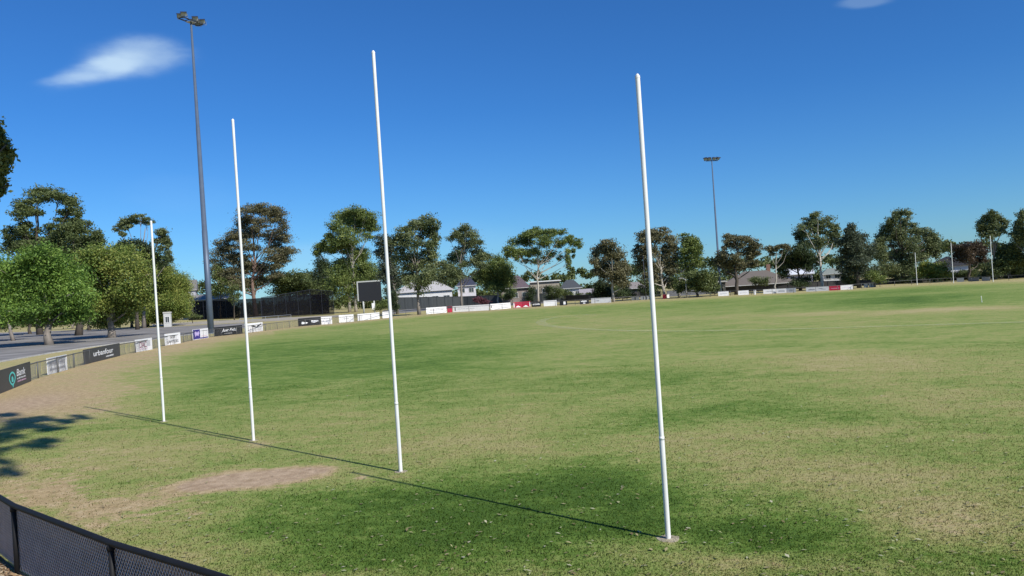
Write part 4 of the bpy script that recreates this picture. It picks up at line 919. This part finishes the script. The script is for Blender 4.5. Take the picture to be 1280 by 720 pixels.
# ------------------------------------------------------------------ light and sky
SA, SE = 2.3591+math.pi, .6892
sd = Vector((math.cos(SA)*math.cos(SE), math.sin(SA)*math.cos(SE), math.sin(SE)))
sl_ = bpy.data.lights.new('sun', 'SUN'); sun = bpy.data.objects.new('sun', sl_); COL.objects.link(sun)
sun.rotation_euler = sd.to_track_quat('Z', 'Y').to_euler(); sl_.energy = 4.2; sl_.angle = math.radians(.5); sl_.color = (1, .96, .89)
n = W.node_tree.nodes; l = W.node_tree.links; bg = n['Background']
sk = n.new('ShaderNodeTexSky'); sk.sky_type = 'NISHITA'; sk.sun_disc = False; sk.sun_elevation = SE; sk.sun_rotation = math.atan2(sd.x, sd.y)
sk.air_density = 1.0; sk.dust_density = .15; sk.ozone_density = 3.0; sk.altitude = 0
bg.inputs['Strength'].default_value = .10
hs = n.new('ShaderNodeHueSaturation'); hs.inputs['Saturation'].default_value = 1.0; hs.inputs['Value'].default_value = 1.0
ti = n.new('ShaderNodeMix'); ti.data_type = 'RGBA'; ti.blend_type = 'MULTIPLY'; ti.inputs[0].default_value = 1; ti.clamp_result = False
tn = n.new('ShaderNodeMix'); tn.data_type = 'RGBA'; tn.inputs[6].default_value = (.36,.64,.95,1); tn.inputs[7].default_value = (.205,.53,.935,1)
TN = tn; l.new(tn.outputs[2], ti.inputs[7])      # the deep clean blue of this dry summer sky
l.new(sk.outputs[0], ti.inputs[6]); l.new(ti.outputs[2], hs.inputs['Color'])
# wispy clouds, placed by world direction
ge = n.new('ShaderNodeTexCoord')
def vm(op, a, b=None, out=0):
    x = n.new('ShaderNodeVectorMath'); x.operation = op
    for i, v in enumerate((a, b)):
        if v is None: continue
        if isinstance(v, (tuple, Vector)): x.inputs[i].default_value = tuple(v)
        else: l.new(v, x.inputs[i])
    return x.outputs[out]
def ma(op, a, b=None, c=None, clamp=False):
    x = n.new('ShaderNodeMath'); x.operation = op; x.use_clamp = clamp
    for i, v in enumerate((a, b, c)):
        if v is None: continue
        if isinstance(v, (int, float)): x.inputs[i].default_value = v
        else: l.new(v, x.inputs[i])
    return x.outputs[0]
dirv = vm('NORMALIZE', ge.outputs['Generated'])
sx = n.new('ShaderNodeSeparateXYZ'); l.new(dirv, sx.inputs[0]); l.new(ma('POWER', ma('DIVIDE', ma('MAXIMUM', sx.outputs[2], 0), .22, clamp=True), .7), TN.inputs[0])
nz = n.new('ShaderNodeTexNoise'); nz.inputs['Scale'].default_value = 9; nz.inputs['Detail'].default_value = 5; nz.inputs['Roughness'].default_value = .55
mp = n.new('ShaderNodeMapping'); mp.inputs['Scale'].default_value = (1,1,2.6); l.new(dirv, mp.inputs[0]); l.new(mp.outputs[0], nz.inputs[0])
tot = None
for (px, py, rx, ry, tilt, st) in ((168,71,50,21,.10,1.25),(126,87,50,13,.30,1.0),(86,99,30,6,.12,.6),(1080,2,26,6,.1,.45),(235,245,60,22,0,.07),(395,322,40,18,.1,.30),(590,300,70,20,0,.10)):
    c = ray(px, py).normalized(); e1 = (ray(px+math.cos(tilt)*10, py-math.sin(tilt)*10).normalized()-c).normalized(); e2 = c.cross(e1).normalized()
    df = vm('SUBTRACT', dirv, c)
    u_ = ma('DIVIDE', vm('DOT_PRODUCT', df, e1, 1), rx/F); v_ = ma('DIVIDE', vm('DOT_PRODUCT', df, e2, 1), ry/F)
    q_ = ma('ADD', ma('MULTIPLY', u_, u_), ma('MULTIPLY', v_, v_))
    q_ = ma('ADD', q_, ma('MULTIPLY', ma('SUBTRACT', nz.outputs[0],   .5), 3.0))
    fr_ = ma('GREATER_THAN', vm('DOT_PRODUCT', dirv, c, 1), .5)
    g_ = ma('MULTIPLY', ma('MULTIPLY', ma('EXPONENT', ma('MULTIPLY', ma('POWER', ma('MAXIMUM', q_, 0), 2.2), -1.2)), st), fr_)
    tot = g_ if tot is None else ma('ADD', tot, g_)
tot = ma('MULTIPLY', tot, .29, clamp=True)
mx = n.new('ShaderNodeMix'); mx.data_type = 'RGBA'; mx.clamp_result = False
l.new(tot, mx.inputs[0]); l.new(hs.outputs[0], mx.inputs[6]); mx.inputs[7].default_value = (6.2, 7.8, 8.6, 1)
l.new(mx.outputs[2], bg.inputs['Color'])

S.render.engine = 'CYCLES'
S.view_settings.view_transform = 'Standard'; S.view_settings.look = 'None'; S.view_settings.gamma = 1; S.view_settings.use_curve_mapping = False
S.view_settings.exposure = 0.32
S.render.resolution_x = 1024; S.render.resolution_y = 576
